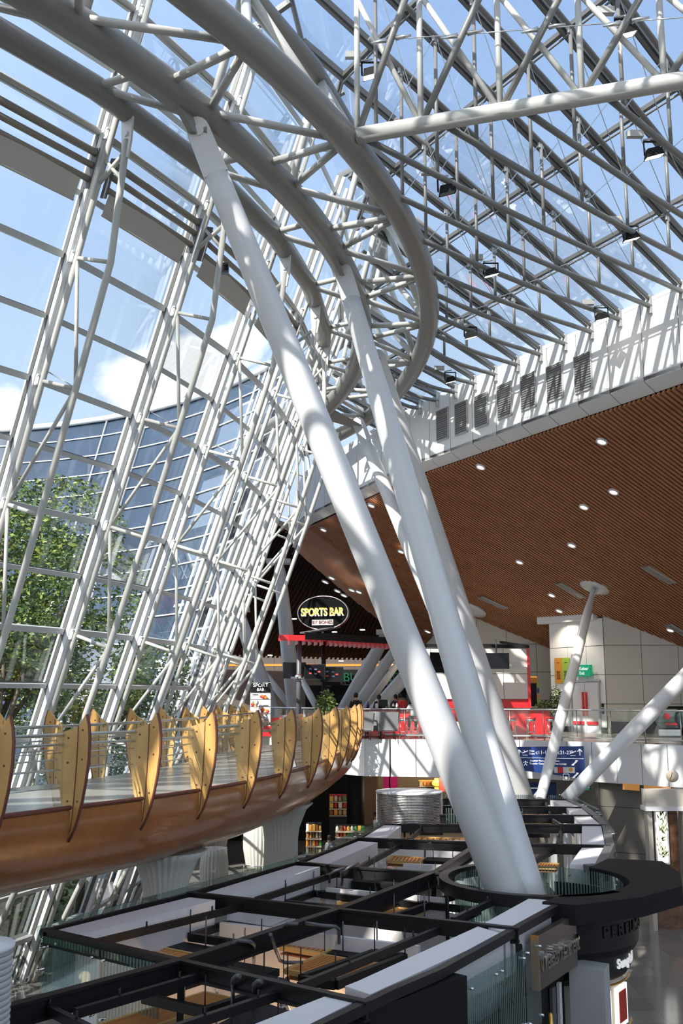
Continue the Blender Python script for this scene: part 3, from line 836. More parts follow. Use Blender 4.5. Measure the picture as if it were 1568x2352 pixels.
# ================================================================ WALLS OF THE FAR HALL
def panelwall(name, A, B, z0, z1top, pw, ph, m, n, kind='structure', m2=M_joint, zb=None, thick=.1):
    """panelled wall from A to B; z1top may be a function of (x,y) (sloping ceiling)"""
    A, B = V((*A, 0)), V((*B, 0)); d = (B-A).normalized(); L = (B-A).length; n = V((*n, 0)).normalized(); o = MB()
    zt = (lambda x, y: z1top) if not callable(z1top) else z1top
    x = 0
    while x < L-.01:
        x2 = min(L, x+pw); a, b = A+d*(x+.012), A+d*(x2-.012)
        z = z0
        while True:
            ta, tb = zt(a.x, a.y), zt(b.x, b.y)
            if z >= max(ta, tb)-.02: break
            z2 = z+ph-.024
            pts = [a+V((0, 0, min(z, ta-.01))), b+V((0, 0, min(z, tb-.01))), b+V((0, 0, min(z2, tb))), a+V((0, 0, min(z2, ta)))]
            o.prism([p+n*.02 for p in pts], -n*.03, m); z += ph
        x = x2
    o.prism([A+V((0, 0, z0)), B+V((0, 0, z0)), B+V((0, 0, zt(B.x, B.y)+.02)), A+V((0, 0, zt(A.x, A.y)+.02))], -n*thick, m2)
    return tag(o.build(name), kind=kind)
ch = lambda x, y: ceil_h(x, y)+.05
# exit door block: lit face and long side
cA, cB = V((9.80, 47.9, 0)), V((11.62, 44.9, 0))
fd = (cB-cA).normalized(); fnn = V((fd.y, -fd.x, 0))
if fnn.y > 0: fnn = -fnn
panelwall('wall_exit', cA.xy, cB.xy, FLOOR2, 3.35, 1.18, 1.27, M_panel, fnn.xy)
panelwall('wall_core', (11.56, 44.84), (26, 44.84), FLOOR2, ch, 1.62, 1.27, M_warmpanel, (0, -1))
panelwall('wall_gable', (5.4, 51.8), (17, 51.8), FLOOR2, ch, 1.5, 1.4, M_warmpanel, (0, -1))
o = MB(); o.prism([cA+V((0, 0, FLOOR2)), cB+V((0, 0, FLOOR2)), V((26, 45.0, FLOOR2)), V((26, 49, FLOOR2))], V((0, 0, 4.8)), M_joint)
tag(o.build('wall_core_fill'), kind='structure')
o = MB(); tz = 3.35   # projecting cornice box on the lit face
o.prism([cA-fd*.55+fnn*.25+V((0, 0, tz-.05)), cB-fd*.4+fnn*.25+V((0, 0, tz-.05)), cB-fd*.4-fnn*.2+V((0, 0, tz-.05)), cA-fd*.55-fnn*.2+V((0, 0, tz-.05))], V((0, 0, .46)), M_panel)
tag(o.build('trim_4'), kind='structure')
o = MB()
for k in range(22): o.bar(cA+fd*(k*.17)-fnn*.1+V((0, 0, tz+.35)), cA+fd*(k*.17)-fnn*.1+V((0, 0, tz+1.1)), .05, .10, M_slat)
o.prism([cA-fnn*.2+V((0, 0, tz+.3)), cB-fnn*.2+V((0, 0, tz+.3)), cB-fnn*.2+V((0, 0, tz+1.1)), cA-fnn*.2+V((0, 0, tz+1.1))], -fnn*.1, M_slatback)
tag(o.build('trim_5'), kind='structure')
# double exit door
dc = cA+fd*2.25+fnn*.04
D = thing('door_1', dc+V((0, 0, FLOOR2)), None, None, kind='structure')
Mx = Matrix((fd, -fnn, V((0, 0, 1)))).transposed()
o = MB()
for s_ in (-1, 1): o.box(dc+fd*.40*s_+V((0, 0, FLOOR2+1.1))+fnn*.03, (.78, .05, 2.2), M_white, Mx)
o.build('door_leaf', D)
o = MB(); o.box(dc+V((0, 0, FLOOR2+2.27))+fnn*.04, (1.9, .1, .08), M_trans, Mx)
for s_ in (-1, 1): o.box(dc+fd*.86*s_+V((0, 0, FLOOR2+1.13))+fnn*.04, (.06, .1, 2.26), M_trans, Mx)
o.build('door_frame', D)
o = MB()
for s_ in (-1, 1): o.box(dc+fd*.10*s_+V((0, 0, FLOOR2+1.25))+fnn*.10, (.09, .05, 1.05), M_red, Mx)
for s_ in (-1, 1): o.box(dc+fd*.42*s_+V((0, 0, FLOOR2+.42))+fnn*.09, (.66, .05, .14), M_red, Mx)
o.build('push_plate', D)
# exit sign
T = thing('exit_sign', dc+V((0, 0, 1.0)), 'green lit exit sign with running figure above the double door', 'sign')
sc_ = dc+fd*.02+fnn*.14+V((0, 0, FLOOR2+2.72))
MB().box(sc_, (1.02, .14, .50), M_green, Mx).build('sign_box', T)
FM = Matrix((fd, V((0, 0, 1)), fnn)).transposed()
text('lettering', 'Keluar', sc_+fnn*.08+fd*.14+V((0, 0, .08)), FM, .21, M_wtext, T); text('lettering', 'Exit', sc_+fnn*.08+fd*.02+V((0, 0, -.12)), FM, .2, M_wtext, T)
o = MB(); q = sc_+fnn*.085-fd*.33
for a, b, w_ in (((0, .02), (.0, .12), .05), ((0, .02), (.08, -.05), .03), ((.08, -.05), (.06, -.16), .03), ((0, .02), (-.07, -.08), .03), ((-.07, -.08), (-.14, -.1), .03), ((0, .1), (.09, .06), .025), ((0, .1), (-.09, .05), .025)):
    o.bar(q+fd*a[0]+V((0, 0, a[1])), q+fd*b[0]+V((0, 0, b[1])), w_, .01, M_wtext, up=fnn)
o.tube([q+fd*.02+V((0, 0, .17)), q+fd*.02+V((0, 0, .17))+fnn*.012], .035, M_wtext, 10); o.build('running_figure', T)
# posters, alarm
for off, m_, lab in ((.58, M_orange, 'orange notice board with dark text beside the lime one'), (1.07, M_lime, 'lime green notice board with dark text partly behind the strut')):
    c = cA+fd*off+fnn*.05+V((0, 0, FLOOR2+2.75)); T = thing('notice_board', c, lab, 'poster', None)
    MB().box(c, (.48, .03, 1.16), m_, Mx).build('board', T)
    o = MB()
    for r_ in range(9): o.box(c+fnn*.02+V((0, 0, .02-r_*.05-(.0 if r_ else -.35))), (.26 if r_ % 3 else .16, .006, .018), M_blackp, Mx)
    o.build('printed_lines', T)
c = cA+fd*.82+fnn*.05+V((0, 0, FLOOR2+1.75)); o = MB(); o.lathe(c, [(.09, -.03), (.09, .03), (.0, .04)], M_red, 18, ax=Matrix((fd, V((0, 0, 1)), fnn)).transposed()); tag(o.build('alarm_bell'), 'small round red alarm bell on the white wall under the orange board', 'alarm')
c = cB-fd*.25+fnn*.05; o = MB(); o.box(c+V((0, 0, FLOOR2+1.20)), (.10, .05, .16), M_blackp, Mx); o.box(c+V((0, 0, FLOOR2+.95)), (.10, .05, .24), M_dgrey, Mx); tag(o.build('wall_switch'), 'pair of dark switches on the white wall corner by the exit door', 'switch')
# dark skirting + planter box base
o = MB(); o.box(((cA+cB)/2)+fnn*.05+V((0, 0, FLOOR2+.12)), (3.6, .04, .24), M_blackp, Mx); tag(o.build('baseboard_core'), kind='structure')
o = MB(); o.box((18.2, 44.79, FLOOR2+.25), (13, .05, .5), M_dgrey); tag(o.build('baseboard_side'), kind='structure')
# far hall: back wall, coffee shop, cove light
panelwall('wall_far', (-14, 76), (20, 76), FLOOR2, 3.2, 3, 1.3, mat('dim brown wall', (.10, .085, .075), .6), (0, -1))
o = MB()
o.box((-4, 74.9, .0+2.15), (16, .15, .14), M_cove); o.box((9, 74.9, 2.1), (8, .15, .12), M_cove)
tag(o.build('trim_6'), kind='structure')
p = aty(850, 1556, 66); T = thing('shop_sign', p, 'long row of dark green letters over the far coffee shop', 'sign')
Mt = Matrix((V((1, 0, 0)), V((0, 0, 1)), V((0, -1, 0)))).transposed()
text('lettering', 'STARBUCKS COFFEE', p, Mt, .78, M_sbgreen, T, .03)
MB().box(p+V((0, .2, 0)), (6.2, .1, 1.0), M_blackp).build('backing', T)
o = MB(); o.box(p+V((-.2, 1.0, -1.6)), (8, .3, 2.2), M_blackp); tag(o.build('shop_counter'), 'dark far coffee shop front under the green letters', 'counter')

# ================================================================ SPORTS BAR
def screen(name, c, w_, h_, yaw, lab, pole=None, tilt=0., pic=False):
    c = V(c); T = thing(name, c, lab, 'television', 'flat televisions around the sports bar')
    x = V((math.cos(yaw), math.sin(yaw), 0)); n = V((x.y, -x.x, 0)); Mx = Matrix((x, -n, V((0, 0, 1)))).transposed()
    MB().box(c, (w_, .06, h_), M_blackp, Mx).build('casing', T)
    MB().box(c+n*.032, (w_-.05, .006, h_-.06), M_screen, Mx).build('panel', T)
    if pic:
        o = MB()
        for a, b, m_ in ((-.2, .12, 3), (.05, .1, 3), (-.2, -.06, 0), (.05, -.08, 3), (.22, .0, 0)): o.box(c+n*.037+x*a*w_+V((0, 0, b*h_*1.6)), (w_*.12, .004, h_*.10), mat('dim picture', (.12, .14, .25), .4, emit=(.2, .25, .5), estr=.08) if m_ == 3 else M_goods[0], Mx)
        o.build('picture', T)
    if pole: MB().tube([c+V((0, .03, h_*.4)), c+V((0, .03, pole))], .03, M_dgrey, 8).build('hanger', T)
    return T
# oval sign
c = aty(743, 1408, 38.9); T = thing('oval_sign', c, 'black oval sign with yellow raised letters on a pole above the bar', 'sign')
yaw = -.25; x = V((math.cos(yaw), math.sin(yaw), 0)); n = V((x.y, -x.x, 0)); z = V((0, 0, 1)); Mo = Matrix((x, z, n)).transposed()
o = MB(); pts = [c+x*1.0*math.cos(a)+z*.64*math.sin(a) for a in [2*math.pi*k/48 for k in range(48)]]
o.prism([p-n*.14 for p in pts], n*.26, M_signblack, M_dgrey); o.build('disc', T)
o = MB(); o.tube([p+n*.13 for p in pts], .022, M_steelwire, 6, closed=True); o.build('rim', T)
text('lettering', 'SPORTS BAR', c+n*.22+z*.02, Mo, .42, M_yellow, T, .03, bold=.0, sx=.72); text('lettering', 'SPORTS BAR', c+n*.17+z*.01-x*.01, Mo, .42, M_signwht, T, .03, bold=.011, sx=.72)
o = MB(); o.box(c+n*.15-z*.37, (.84, .02, .2), M_wtext, Matrix((x, -n, z)).transposed()); o.build('name_plate', T)
text('lettering', 'BY BONES', c+n*.18-z*.37, Mo, .18, M_trimred, T, .01, bold=.004)
MB().tube([c-z*.6, V((c.x+.02, c.y, FLOOR2))], .085, M_blackp, 12).build('pole', T)
# second pole with TV bracket
p = aty(686, 1600, 37.6); o = MB(); o.tube([V((p.x, p.y, FLOOR2)), V((p.x, p.y, 2.1))], .095, M_dgrey, 14); o.tube([V((p.x, p.y, 2.1)), V((p.x, p.y, 2.16))], .12, M_dgrey, 14)
T = thing('black_post', (p.x, p.y, FLOOR2), 'black round post beside the oval sign pole, holding a television bracket', 'post'); o.build('shaft', T)
o = MB(); o.lathe((p.x, p.y, .62), [(.13, -.12), (.17, -.05), (.17, .05), (.13, .12)], M_chrome, 14); o.bar((p.x-.3, p.y-.05, .62), (p.x+.35, p.y-.05, .6), .05, .08, M_dgrey); o.build('tv_bracket', T)
screen('television', aty(676, 1540, 38.2), .86, .6, .2, 'grey backed television on the black post, nearest the glass wall', None)
screen('television', aty(723, 1543, 37.4), .82, .55, -.35, 'tilted television showing a menu between the two black posts', None, pic=True)
screen('television', aty(762, 1549, 38.4), .86, .55, -.05, 'dark television with a red figure on screen under the oval sign', None, pic=True)
screen('television', aty(1140, 1518, 40.8), 1.0, .62, -.02, 'black television hung from a steel pole before the white screen wall', .85)
screen('television', aty(1010, 1522, 40.5), .9, .8, .5, 'black television half hidden behind the leaning columns', .85)
# canopy: curved red underside with black fascia
CPX = [((640, 1470), 37.2), ((665, 1467), 37.0), ((700, 1466), 37.2), ((745, 1470), 37.8), ((800, 1474), 38.8), ((860, 1477), 40), ((925, 1479), 41.2)]
K = thing('bar_canopy', aty(745, 1470, 38.5), 'red curved bar canopy with black edge and ribbed underside', 'canopy')
ci = [aty(*p, Y) for p, Y in CPX]
zc = sum(p.z for p in ci)/len(ci); ci = [V((p.x, p.y, zc)) for p in ci]
co_ = [p+V((-.3-.04*i, 1.6, 0)) for i, p in enumerate(ci)]; co_[0] = ci[0]+V((.1, .35, 0)); co_[1] = ci[1]+V((.0, 1.0, 0))
o = MB(); o.prism(ci+co_[::-1], V((0, 0, .03)), M_redglow, M_red); o.build('underside', K)
o = MB()
for a, b in zip(ci[2:-1], ci[3:]): o.bar(a+V((0, 0, .12)), b+V((0, 0, .12)), .06, .26, M_blackp)
o.build('black_fascia', K)
o = MB()
for a, b in zip(ci[:2], ci[1:3]): o.bar(a+V((0, 0, .04)), b+V((0, 0, .04)), .05, .21, M_red)
o.build('red_fascia', K)
L = plen(ci); k = 0
while k*.28 < L-.6:
    a, d = along(ci, .5+k*.28); o = MB(); o.bar(a+V((0, .04, -.09)), a+V((-.15, 1.1, -.09)), .03, .18, M_red); o.build('rib', K); k += 1
o = MB(); o.bar(ci[2]+V((0, .3, .25)), ci[4]+V((-.5, .2, .55)), .5, .06, M_dgrey); o.build('top_panel', K)
# black beam over the bar back
T = thing('overhead_beam', aty(1060, 1484, 41), 'long black beam above the white screen wall of the bar', 'beam')
MB().bar(aty(905, 1482, 41.2), aty(1213, 1485, 41.0), .15, .13, M_blackp).build('beam', T)
MB().bar(aty(1212, 1485, 41.0), aty(1150, 1475, 44.0), .12, .10, M_blackp).build('return_beam', T)
MB().tube([aty(938, 1482, 41.2), V((aty(938, 1482, 41.2).x, 41.2, FLOOR2))], .07, M_blackp, 10).build('post', T)
# white screen wall with red border
Yw = 41.9
a, b = aty(935, 1606, Yw), aty(1213, 1606, Yw); zt_ = aty(1100, 1490, Yw).z
T = thing('screen_wall', ((a.x+b.x)/2, Yw, FLOOR2), 'white panelled screen wall with red border behind the bar', 'partition')
o = MB(); n_ = 5; dx = (b.x-a.x)/n_
for k in range(n_):
    for r_ in range(2):
        z0_ = a.z+(zt_-a.z)*r_/2; o.box((a.x+dx*(k+.5), Yw, z0_+(zt_-a.z)/4), (dx-.02, .05, (zt_-a.z)/2-.02), mat('cream screen panel', (.82, .79, .73), .5) if not (k or r_) else MATS['cream screen panel'])
o.build('panels', T)
o = MB(); o.box(((a.x+b.x)/2, Yw+.06, (a.z+zt_)/2), (b.x-a.x+.06, .06, zt_-a.z), M_joint); o.build('backing', T)
o = MB(); o.box((b.x+.04, Yw, (a.z+zt_)/2-.3), (.10, .22, zt_-a.z+.7), M_red); o.box(((a.x+b.x)/2+.6, Yw+.12, a.z-.45), (b.x-a.x-1.0, .1, .9), M_red); o.build('red_border', T)
# bar counters
def counter(pa, pb, y0, y1, lab, h=1.12):
    T = thing('bar_counter', ((pa+pb)/2, y0, FLOOR2), lab, 'counter')
    MB().box(((pa+pb)/2, (y0+y1)/2, FLOOR2+h-.03), (pb-pa+.2, y1-y0+.25, .07), M_black).build('counter_top', T)
    MB().box(((pa+pb)/2, (y0+y1)/2, FLOOR2+(h-.06)/2), (pb-pa, y1-y0, h-.06), M_red).build('red_front', T)
    MB().box(((pa+pb)/2, y0-.08, FLOOR2+.12), (pb-pa, .06, .05), M_steelwire).build('foot_rail', T)
    return T
xa = lambda px, Y: aty(px, 1640, Y).x
counter(xa(800, 40.8), xa(1010, 40.8), 40.8, 41.4, 'red fronted bar counter with black top where people sit')
counter(xa(1096, 40.0), xa(1262, 40.0), 40.0, 40.7, 'red fronted bar counter with empty stools under the white screen wall', 1.14)
T = thing('back_bar', (xa(900, 43), 43, FLOOR2), 'black back bar with shelves of small white dishes behind the staff', 'shelf')
MB().box((xa(985, 43), 43, FLOOR2+1.6), (1.1, .3, 3.2), M_panel).build('cabinet', T)
o = MB()
for r_ in range(4):
    for k in range(4): o.box((xa(950, 42.7)+.15*k, 42.7, FLOOR2+1.35+r_*.35), (.10, .1, .22), M_cwhite)
o.build('cups', T)
# bar stools
def stool(x, y, lab, first=[None]):
    if first[0] is None:
        T = thing('bar_stool', (x, y, FLOOR2), lab, 'stool', 'chrome bar stools with red seats'); z = FLOOR2
        MB().lathe((x, y, z+.74), [(.17, 0), (.2, .01), (.2, .07), (.16, .09), (0.001, .092)], M_red, 20).build('seat', T)
        MB().lathe((x, y, z+.66), [(.19, 0), (.2, .01), (.2, .08), (.185, .085)], M_chrome, 20).build('seat_ring', T)
        for k in range(4):
            a = math.pi/4+k*math.pi/2; MB().tube([(x+.16*math.cos(a), y+.16*math.sin(a), z+.68), (x+.17*math.cos(a), y+.17*math.sin(a), z+.3), (x+.23*math.cos(a), y+.23*math.sin(a), z)], .016, M_chrome, 6).build('leg', T)
        o = MB(); o.tube([(x+.18*math.cos(2*math.pi*k/16), y+.18*math.sin(2*math.pi*k/16), z+.26) for k in range(16)], .014, M_chrome, 6, closed=True); o.build('foot_ring', T)
        first[0] = T; return T
    c = first[0].copy(); COL.objects.link(c); c.location = (x, y, FLOOR2); c['label'] = lab
    for ch_ in first[0].children: q = ch_.copy(); COL.objects.link(q); q.parent = c
    return c
bpy.context.view_layer.update()
for px, Y, lab in ((952, 39.5, 'chrome bar stool with the person in the striped shirt on it'), (980, 39.5, 'empty chrome bar stool just beside the seated striped person'), (926, 39.6, 'chrome stool between grey chair and seated person'), (1018, 39.4, 'chrome stool seen in the gap between the leaning columns'),
                   (1160, 39.2, 'chrome stool next to the third leaning column'), (1175, 39.5, 'chrome stool doubled behind the one by the third column'), (1219, 39.2, 'empty chrome stool alone before the red counter'), (1266, 39.3, 'chrome stool partly behind the inclined strut')):
    stool(aty(px, 1680, Y).x, Y, lab)
# grey lounge chairs
def lounge(x, y, yaw, lab):
    T = thing('lounge_chair', (x, y, FLOOR2), lab, 'chair', 'grey and red lounge chairs by the bar railing')
    Mx = Matrix.Rotation(yaw, 3, 'Z'); q = lambda a, b, c: V((x, y, FLOOR2))+Mx@V((a, b, c))
    MB().box(q(0, 0, .43), (.6, .6, .14), M_greyfab, Mx).build('seat', T)
    o = MB(); o.prism([q(-.34, -.28, .32), q(.34, -.28, .32), q(.38, -.38, 1.02), q(-.38, -.38, 1.02)], Mx@V((0, .10, 0)), M_greyfab); o.build('backrest', T)
    for s_ in (-1, 1):
        o = MB(); o.prism([q(.3*s_, -.30, .32), q(.3*s_, .28, .32), q(.34*s_, .22, .62), q(.37*s_, -.32, .98)], Mx@V((.06*s_, 0, 0)), M_greyfab); o.build('side_wing', T)
    for a in (-.24, .24):
        for b in (-.24, .24): MB().tube([q(a, b, .36), q(a*1.1, b*1.1, 0)], .018, M_black, 6).build('leg', T)
for px, Y, yaw, lab in ((832, 38.5, .1, 'grey lounge chair at the wooden walkway end of the railing'), (856, 39.2, 3.0, 'grey lounge chair with its red seat turned to the table'), (890, 38.6, .05, 'large grey lounge chair seen from behind beside the stools')):
    lounge(aty(px, 1680, Y).x, Y, yaw, lab)
# red sofas near walkway
for px, w_, lab in ((665, 3.0, 'low red bench behind the wooden ribs'), (860, .8, 'low red table cube between the grey chairs')):
    T = thing('red_bench', (aty(px, 1680, 40.6).x, 40.6, FLOOR2), lab, 'bench')
    MB().box((aty(px, 1680, 40.6).x, 40.6, FLOOR2+.25), (w_, .6, .38), M_red).build('seat', T); MB().box((aty(px, 1680, 40.6).x, 40.9, FLOOR2+.48), (w_, .12, .55), M_red).build('backrest', T)
# food banner
c = aty(598, 1612, 40.5); T = thing('menu_banner', (c.x, c.y, FLOOR2), 'tall white food menu banner with dark top near the glass wall', 'banner')
hb = 1.46
MB().box((c.x, c.y, c.z-.3), (.80, .04, 2.1), M_cwhite).build('sheet', T)
MB().box((c.x, c.y-.03, c.z+.56), (.80, .02, .36), M_black).build('header', T)
text('lettering', 'SPORT', (c.x, c.y-.05, c.z+.64), Mt, .2, M_wtext, T, .004); text('lettering', 'BAR', (c.x, c.y-.05, c.z+.47), Mt, .16, M_wtext, T, .004)
o = MB()
for k, (dx_, dz_) in enumerate(((.16, .22), (-.2, -.06), (.16, -.32), (-.2, -.6), (.16, -.86))):
    for j in range(5): o.lathe((c.x+dx_+R.uniform(-.13, .13), c.y-.035, c.z+dz_+R.uniform(-.05, .05)), [(.07, -.004), (.06, .0), (.001, .004)], M_goods[(0, 5, 4, 5, 0)[j]], 10, ax=Matrix(((1, 0, 0), (0, 0, -1), (0, 1, 0))))
o.build('food_pictures', T)
o = MB()
for k in range(8): o.box((c.x+(-.2 if k % 2 == 0 else .2), c.y-.03, c.z+.28-.14*k), (.22, .01, .03), M_dgrey)
for z_ in (.36, .1, -.18, -.46): o.box((c.x, c.y-.028, c.z+z_), (.8, .01, .015), M_black)
o.build('printed_lines', T)
MB().box((c.x, c.y, FLOOR2+.03), (.85, .25, .06), M_trans).build('base', T)

# escalator newels at the picture edge
for px, lab in ((1528, 'escalator end loop nearest the inclined strut with red disc sticker'), (1580, 'escalator end loop cut by the picture edge with red disc sticker')):
    c = aty(px, 1650, 41.0); T = thing('escalator_balustrade', (c.x, c.y, FLOOR2), lab, 'escalator', 'escalator balustrades by the railing')
    pts = [c+V((1.6, 0, .42))]+[c+V((-.1-.40*math.sin(a), 0, .42*math.cos(a))) for a in [math.pi*k/12 for k in range(13)]]+[c+V((1.6, 0, -.42))]
    MB().tube(pts, .055, M_black, 8).build('handrail', T)
    o = MB(); o.prism([c+V((1.6, -.01, .36))]+[c+V((-.1-.34*math.sin(a), -.01, .36*math.cos(a))) for a in [math.pi*k/12 for k in range(13)]]+[c+V((1.6, -.01, -.36))], V((0, .02, 0)), G_green); o.build('glass_side', T)
    MB().lathe(c+V((.05, -.04, .08)), [(.13, -.01), (.13, .01), (.001, .011)], M_red, 20, ax=Matrix(((1, 0, 0), (0, 0, -1), (0, 1, 0))), smooth=False).build('sticker', T)
    MB().box(c+V((.2, -.04, -.22)), (.5, .01, .09), M_red).build('notice', T)
    MB().box(c+V((.8, .0, -.55)), (2.2, .1, .25), M_steelwire).build('skirt', T)

# ================================================================ WAYFINDING SIGN, CLOCK, SOFFIT STRIPS
Ys = 36.4
q = [aty(1182, 1716, Ys), aty(1340, 1714, Ys-.35), aty(1344, 1789, Ys-.35), aty(1186, 1768, Ys)]
T = thing('wayfinding_sign', (q[0].x, Ys, q[2].z), 'dark blue wayfinding sign with white arrows and gate numbers on the white fascia', 'sign')
sx_ = (q[1]-q[0]); sx_.z = 0; SL = sx_.length; sx_.normalize(); sn = V((sx_.y, -sx_.x, 0)); 
MB().prism(q, -sn*.14, M_blue).build('panel', T)
FMs = Matrix((sx_, V((0, 0, 1)), sn)).transposed()
def sp_(u, v): return q[0]+sx_*(SL*u)+V((0, 0, -v*1.05))+sn*.01
o = MB(); o.bar(sp_(.01, .34), sp_(.99, .36), .012, .02, M_wtext, up=sn); o.build('rule', T)
for s_, u, v, z_ in (('c11-17', .40, .17, .17), ('c21-27', .72, .17, .17), ('Pintu', .245, .12, .085), ('Gates', .245, .21, .085), ('Kaunter Pertukaran', .36, .44, .085), ('Transfer Counter', .335, .53, .085), ('Tamu', .60, .44, .085), ('Airlines Lounge', .63, .53, .085)):
    text('lettering', s_, sp_(u, v), FMs, z_, M_wtext, T, .004, bold=.001)
def arrow(u, v, k, ang):
    o = MB(); c = sp_(u, v); dx_, dz_ = math.cos(ang), math.sin(ang); A = sx_*dx_+V((0, 0, dz_)); B = sx_*-dz_+V((0, 0, dx_))
    o.bar(c-A*k, c+A*k*.9, .03, .008, M_wtext, up=sn); o.bar(c+A*k, c+B*k*.7+A*k*.15, .03, .008, M_wtext, up=sn); o.bar(c+A*k, c-B*k*.7+A*k*.15, .03, .008, M_wtext, up=sn)
    o.build('arrow', T)
arrow(.06, .19, .11, math.pi/2); arrow(.94, .15, .11, math.pi/2); arrow(.95, .93, .10, 0)
o = MB()
for u, f_ in ((.15, 1), (.845, 1)):
    c = sp_(u, .17); o.bar(c-sx_*.1-V((0, 0, .02)), c+sx_*.1+V((0, 0, .06)), .03, .008, M_wtext, up=sn); o.bar(c, c-sx_*.05+V((0, 0, .08)), .025, .008, M_wtext, up=sn); o.bar(c-sx_*.1-V((0, 0, .09)), c+sx_*.08-V((0, 0, .09)), .015, .008, M_wtext, up=sn)
o.build('aeroplane_symbol', T)
o = MB()
for u, v in ((.86, .50), (.865, .90)):
    c = sp_(u, v); o.bar(c-sx_*.08-V((0, 0, .07)), c+sx_*.08+V((0, 0, .07)), .05, .008, M_wtext, up=sn); o.bar(c-sx_*.11-V((0, 0, .07)), c-sx_*.02-V((0, 0, .07)), .03, .008, M_wtext, up=sn); o.bar(c+sx_*.02+V((0, 0, .08)), c+sx_*.11+V((0, 0, .08)), .03, .008, M_wtext, up=sn)
o.build('escalator_symbol', T)
o = MB(); c = sp_(.15, .5)
for a, b in (((0, .06), (0, -.02)), ((0, -.02), (.05, -.1)), ((0, -.02), (-.05, -.1)), ((0, .04), (.08, 0)), ((0, .04), (-.08, 0))): o.bar(c+sx_*a[0]+V((0, 0, a[1])), c+sx_*b[0]+V((0, 0, b[1])), .02, .008, M_wtext, up=sn)
o.build('walking_symbol', T)
Mq = Matrix((sx_, sn, V((0, 0, 1)))).transposed()
for u, w_, m_ in ((.585, .12, M_cwhite), (.65, .19, M_cred), (.77, .42, M_cwhite)): MB().box(sp_(u, .73), (w_, .012, .2), m_, Mq).build('logo_patch', T)
MB().lathe(sp_(.80, .71)+sn*.01, [(.07, -.002), (.06, .004)], M_orange, 14, ax=FMs).build('logo_mark', T)
o = MB(); c = sp_(.73, .95)
for a, b in (((-.1, -.1), (.1, -.1)), ((.1, -.1), (.1, .1)), ((.1, .1), (-.1, .1)), ((-.1, .1), (-.1, -.1)), ((-.06, -.05), (.06, -.05))): o.bar(c+sx_*a[0]+V((0, 0, a[1])), c+sx_*b[0]+V((0, 0, b[1])), .015, .008, M_wtext, up=sn)
o.lathe(c-V((0, 0, .03)), [(.05, 0), (.03, .004)], M_wtext, 12, ax=FMs); o.build('dome_symbol', T)
for u in (.1, .9): MB().bar(sp_(u, .3)-sn*.15, sp_(u, .3)-sn*.9, .04, .04, M_dgrey).build('bracket', T)
# clock
c = aty(1543, 1783, 33.0); ax_ = V((-.55, -.83, 0)).normalized(); xx = V((-ax_.y, ax_.x, 0)); Mx = Matrix((xx, V((0, 0, 1)), -ax_)).transposed(); Mc = Matrix((-xx, V((0, 0, 1)), ax_)).transposed()
T = thing('wall_clock', c, 'round grey clock on a short bracket on the white fascia', 'clock')
MB().lathe(c, [(.17, -.10), (.185, -.08), (.185, .06), (.17, .07)], M_trans, 28, ax=Mc).build('case', T)
MB().lathe(c, [(.165, .06), (.165, .075), (.001, .076)], M_cbeige, 28, ax=Mc).build('dial', T)
o = MB(); o.bar(c+ax_*.085, c+ax_*.085+xx*.03+V((0, 0, .12)), .012, .006, M_black, up=ax_); o.bar(c+ax_*.085, c+ax_*.085-xx*.05-V((0, 0, .09)), .015, .006, M_black, up=ax_); o.build('hands', T)
MB().tube([c-ax_*.1, c-ax_*.35+V((.1, .1, 0))], .03, M_trans, 8).build('bracket', T)
for k, (a, b) in enumerate((((1430, 1806), (1468, 1809)), ((1478, 1811), (1540, 1816)), ((1549, 1818), (1590, 1822)))):
    A, B = aty(*a, 34.3-.3*k), aty(*b, 34.1-.4*k)
    o = MB(); o.bar(A, B, .1, .2, M_orangeglow); tag(o.build('soffit_strip'), 'orange strip under the white fascia, '+('nearest the dark wall' if k == 0 else 'middle and longest of three' if k == 1 else 'cut by the picture edge'), 'trim panel', 'orange strips under the fascia')
# ================================================================ GROUND FLOOR AND COURTYARD
o = MB(); o.box((6, 30, FLOOR1-.1), (90, 110, .2), M_floor1); tag(o.build('floor_ground'), kind='structure')
grass = mat('courtyard planting', (.05, .09, .03), .8, noise=.5, nscale=3)
o = MB(); o.lathe((CX, CY, FLOOR1+.01), [(R0+KK*FLOOR1-.3, 0), (R0+KK*FLOOR1-.3, .25), (.01, .3)], grass, 60); tag(o.build('courtyard_planting'), 'dark green planted bed of the courtyard behind the glass wall', 'planting', kind='stuff')

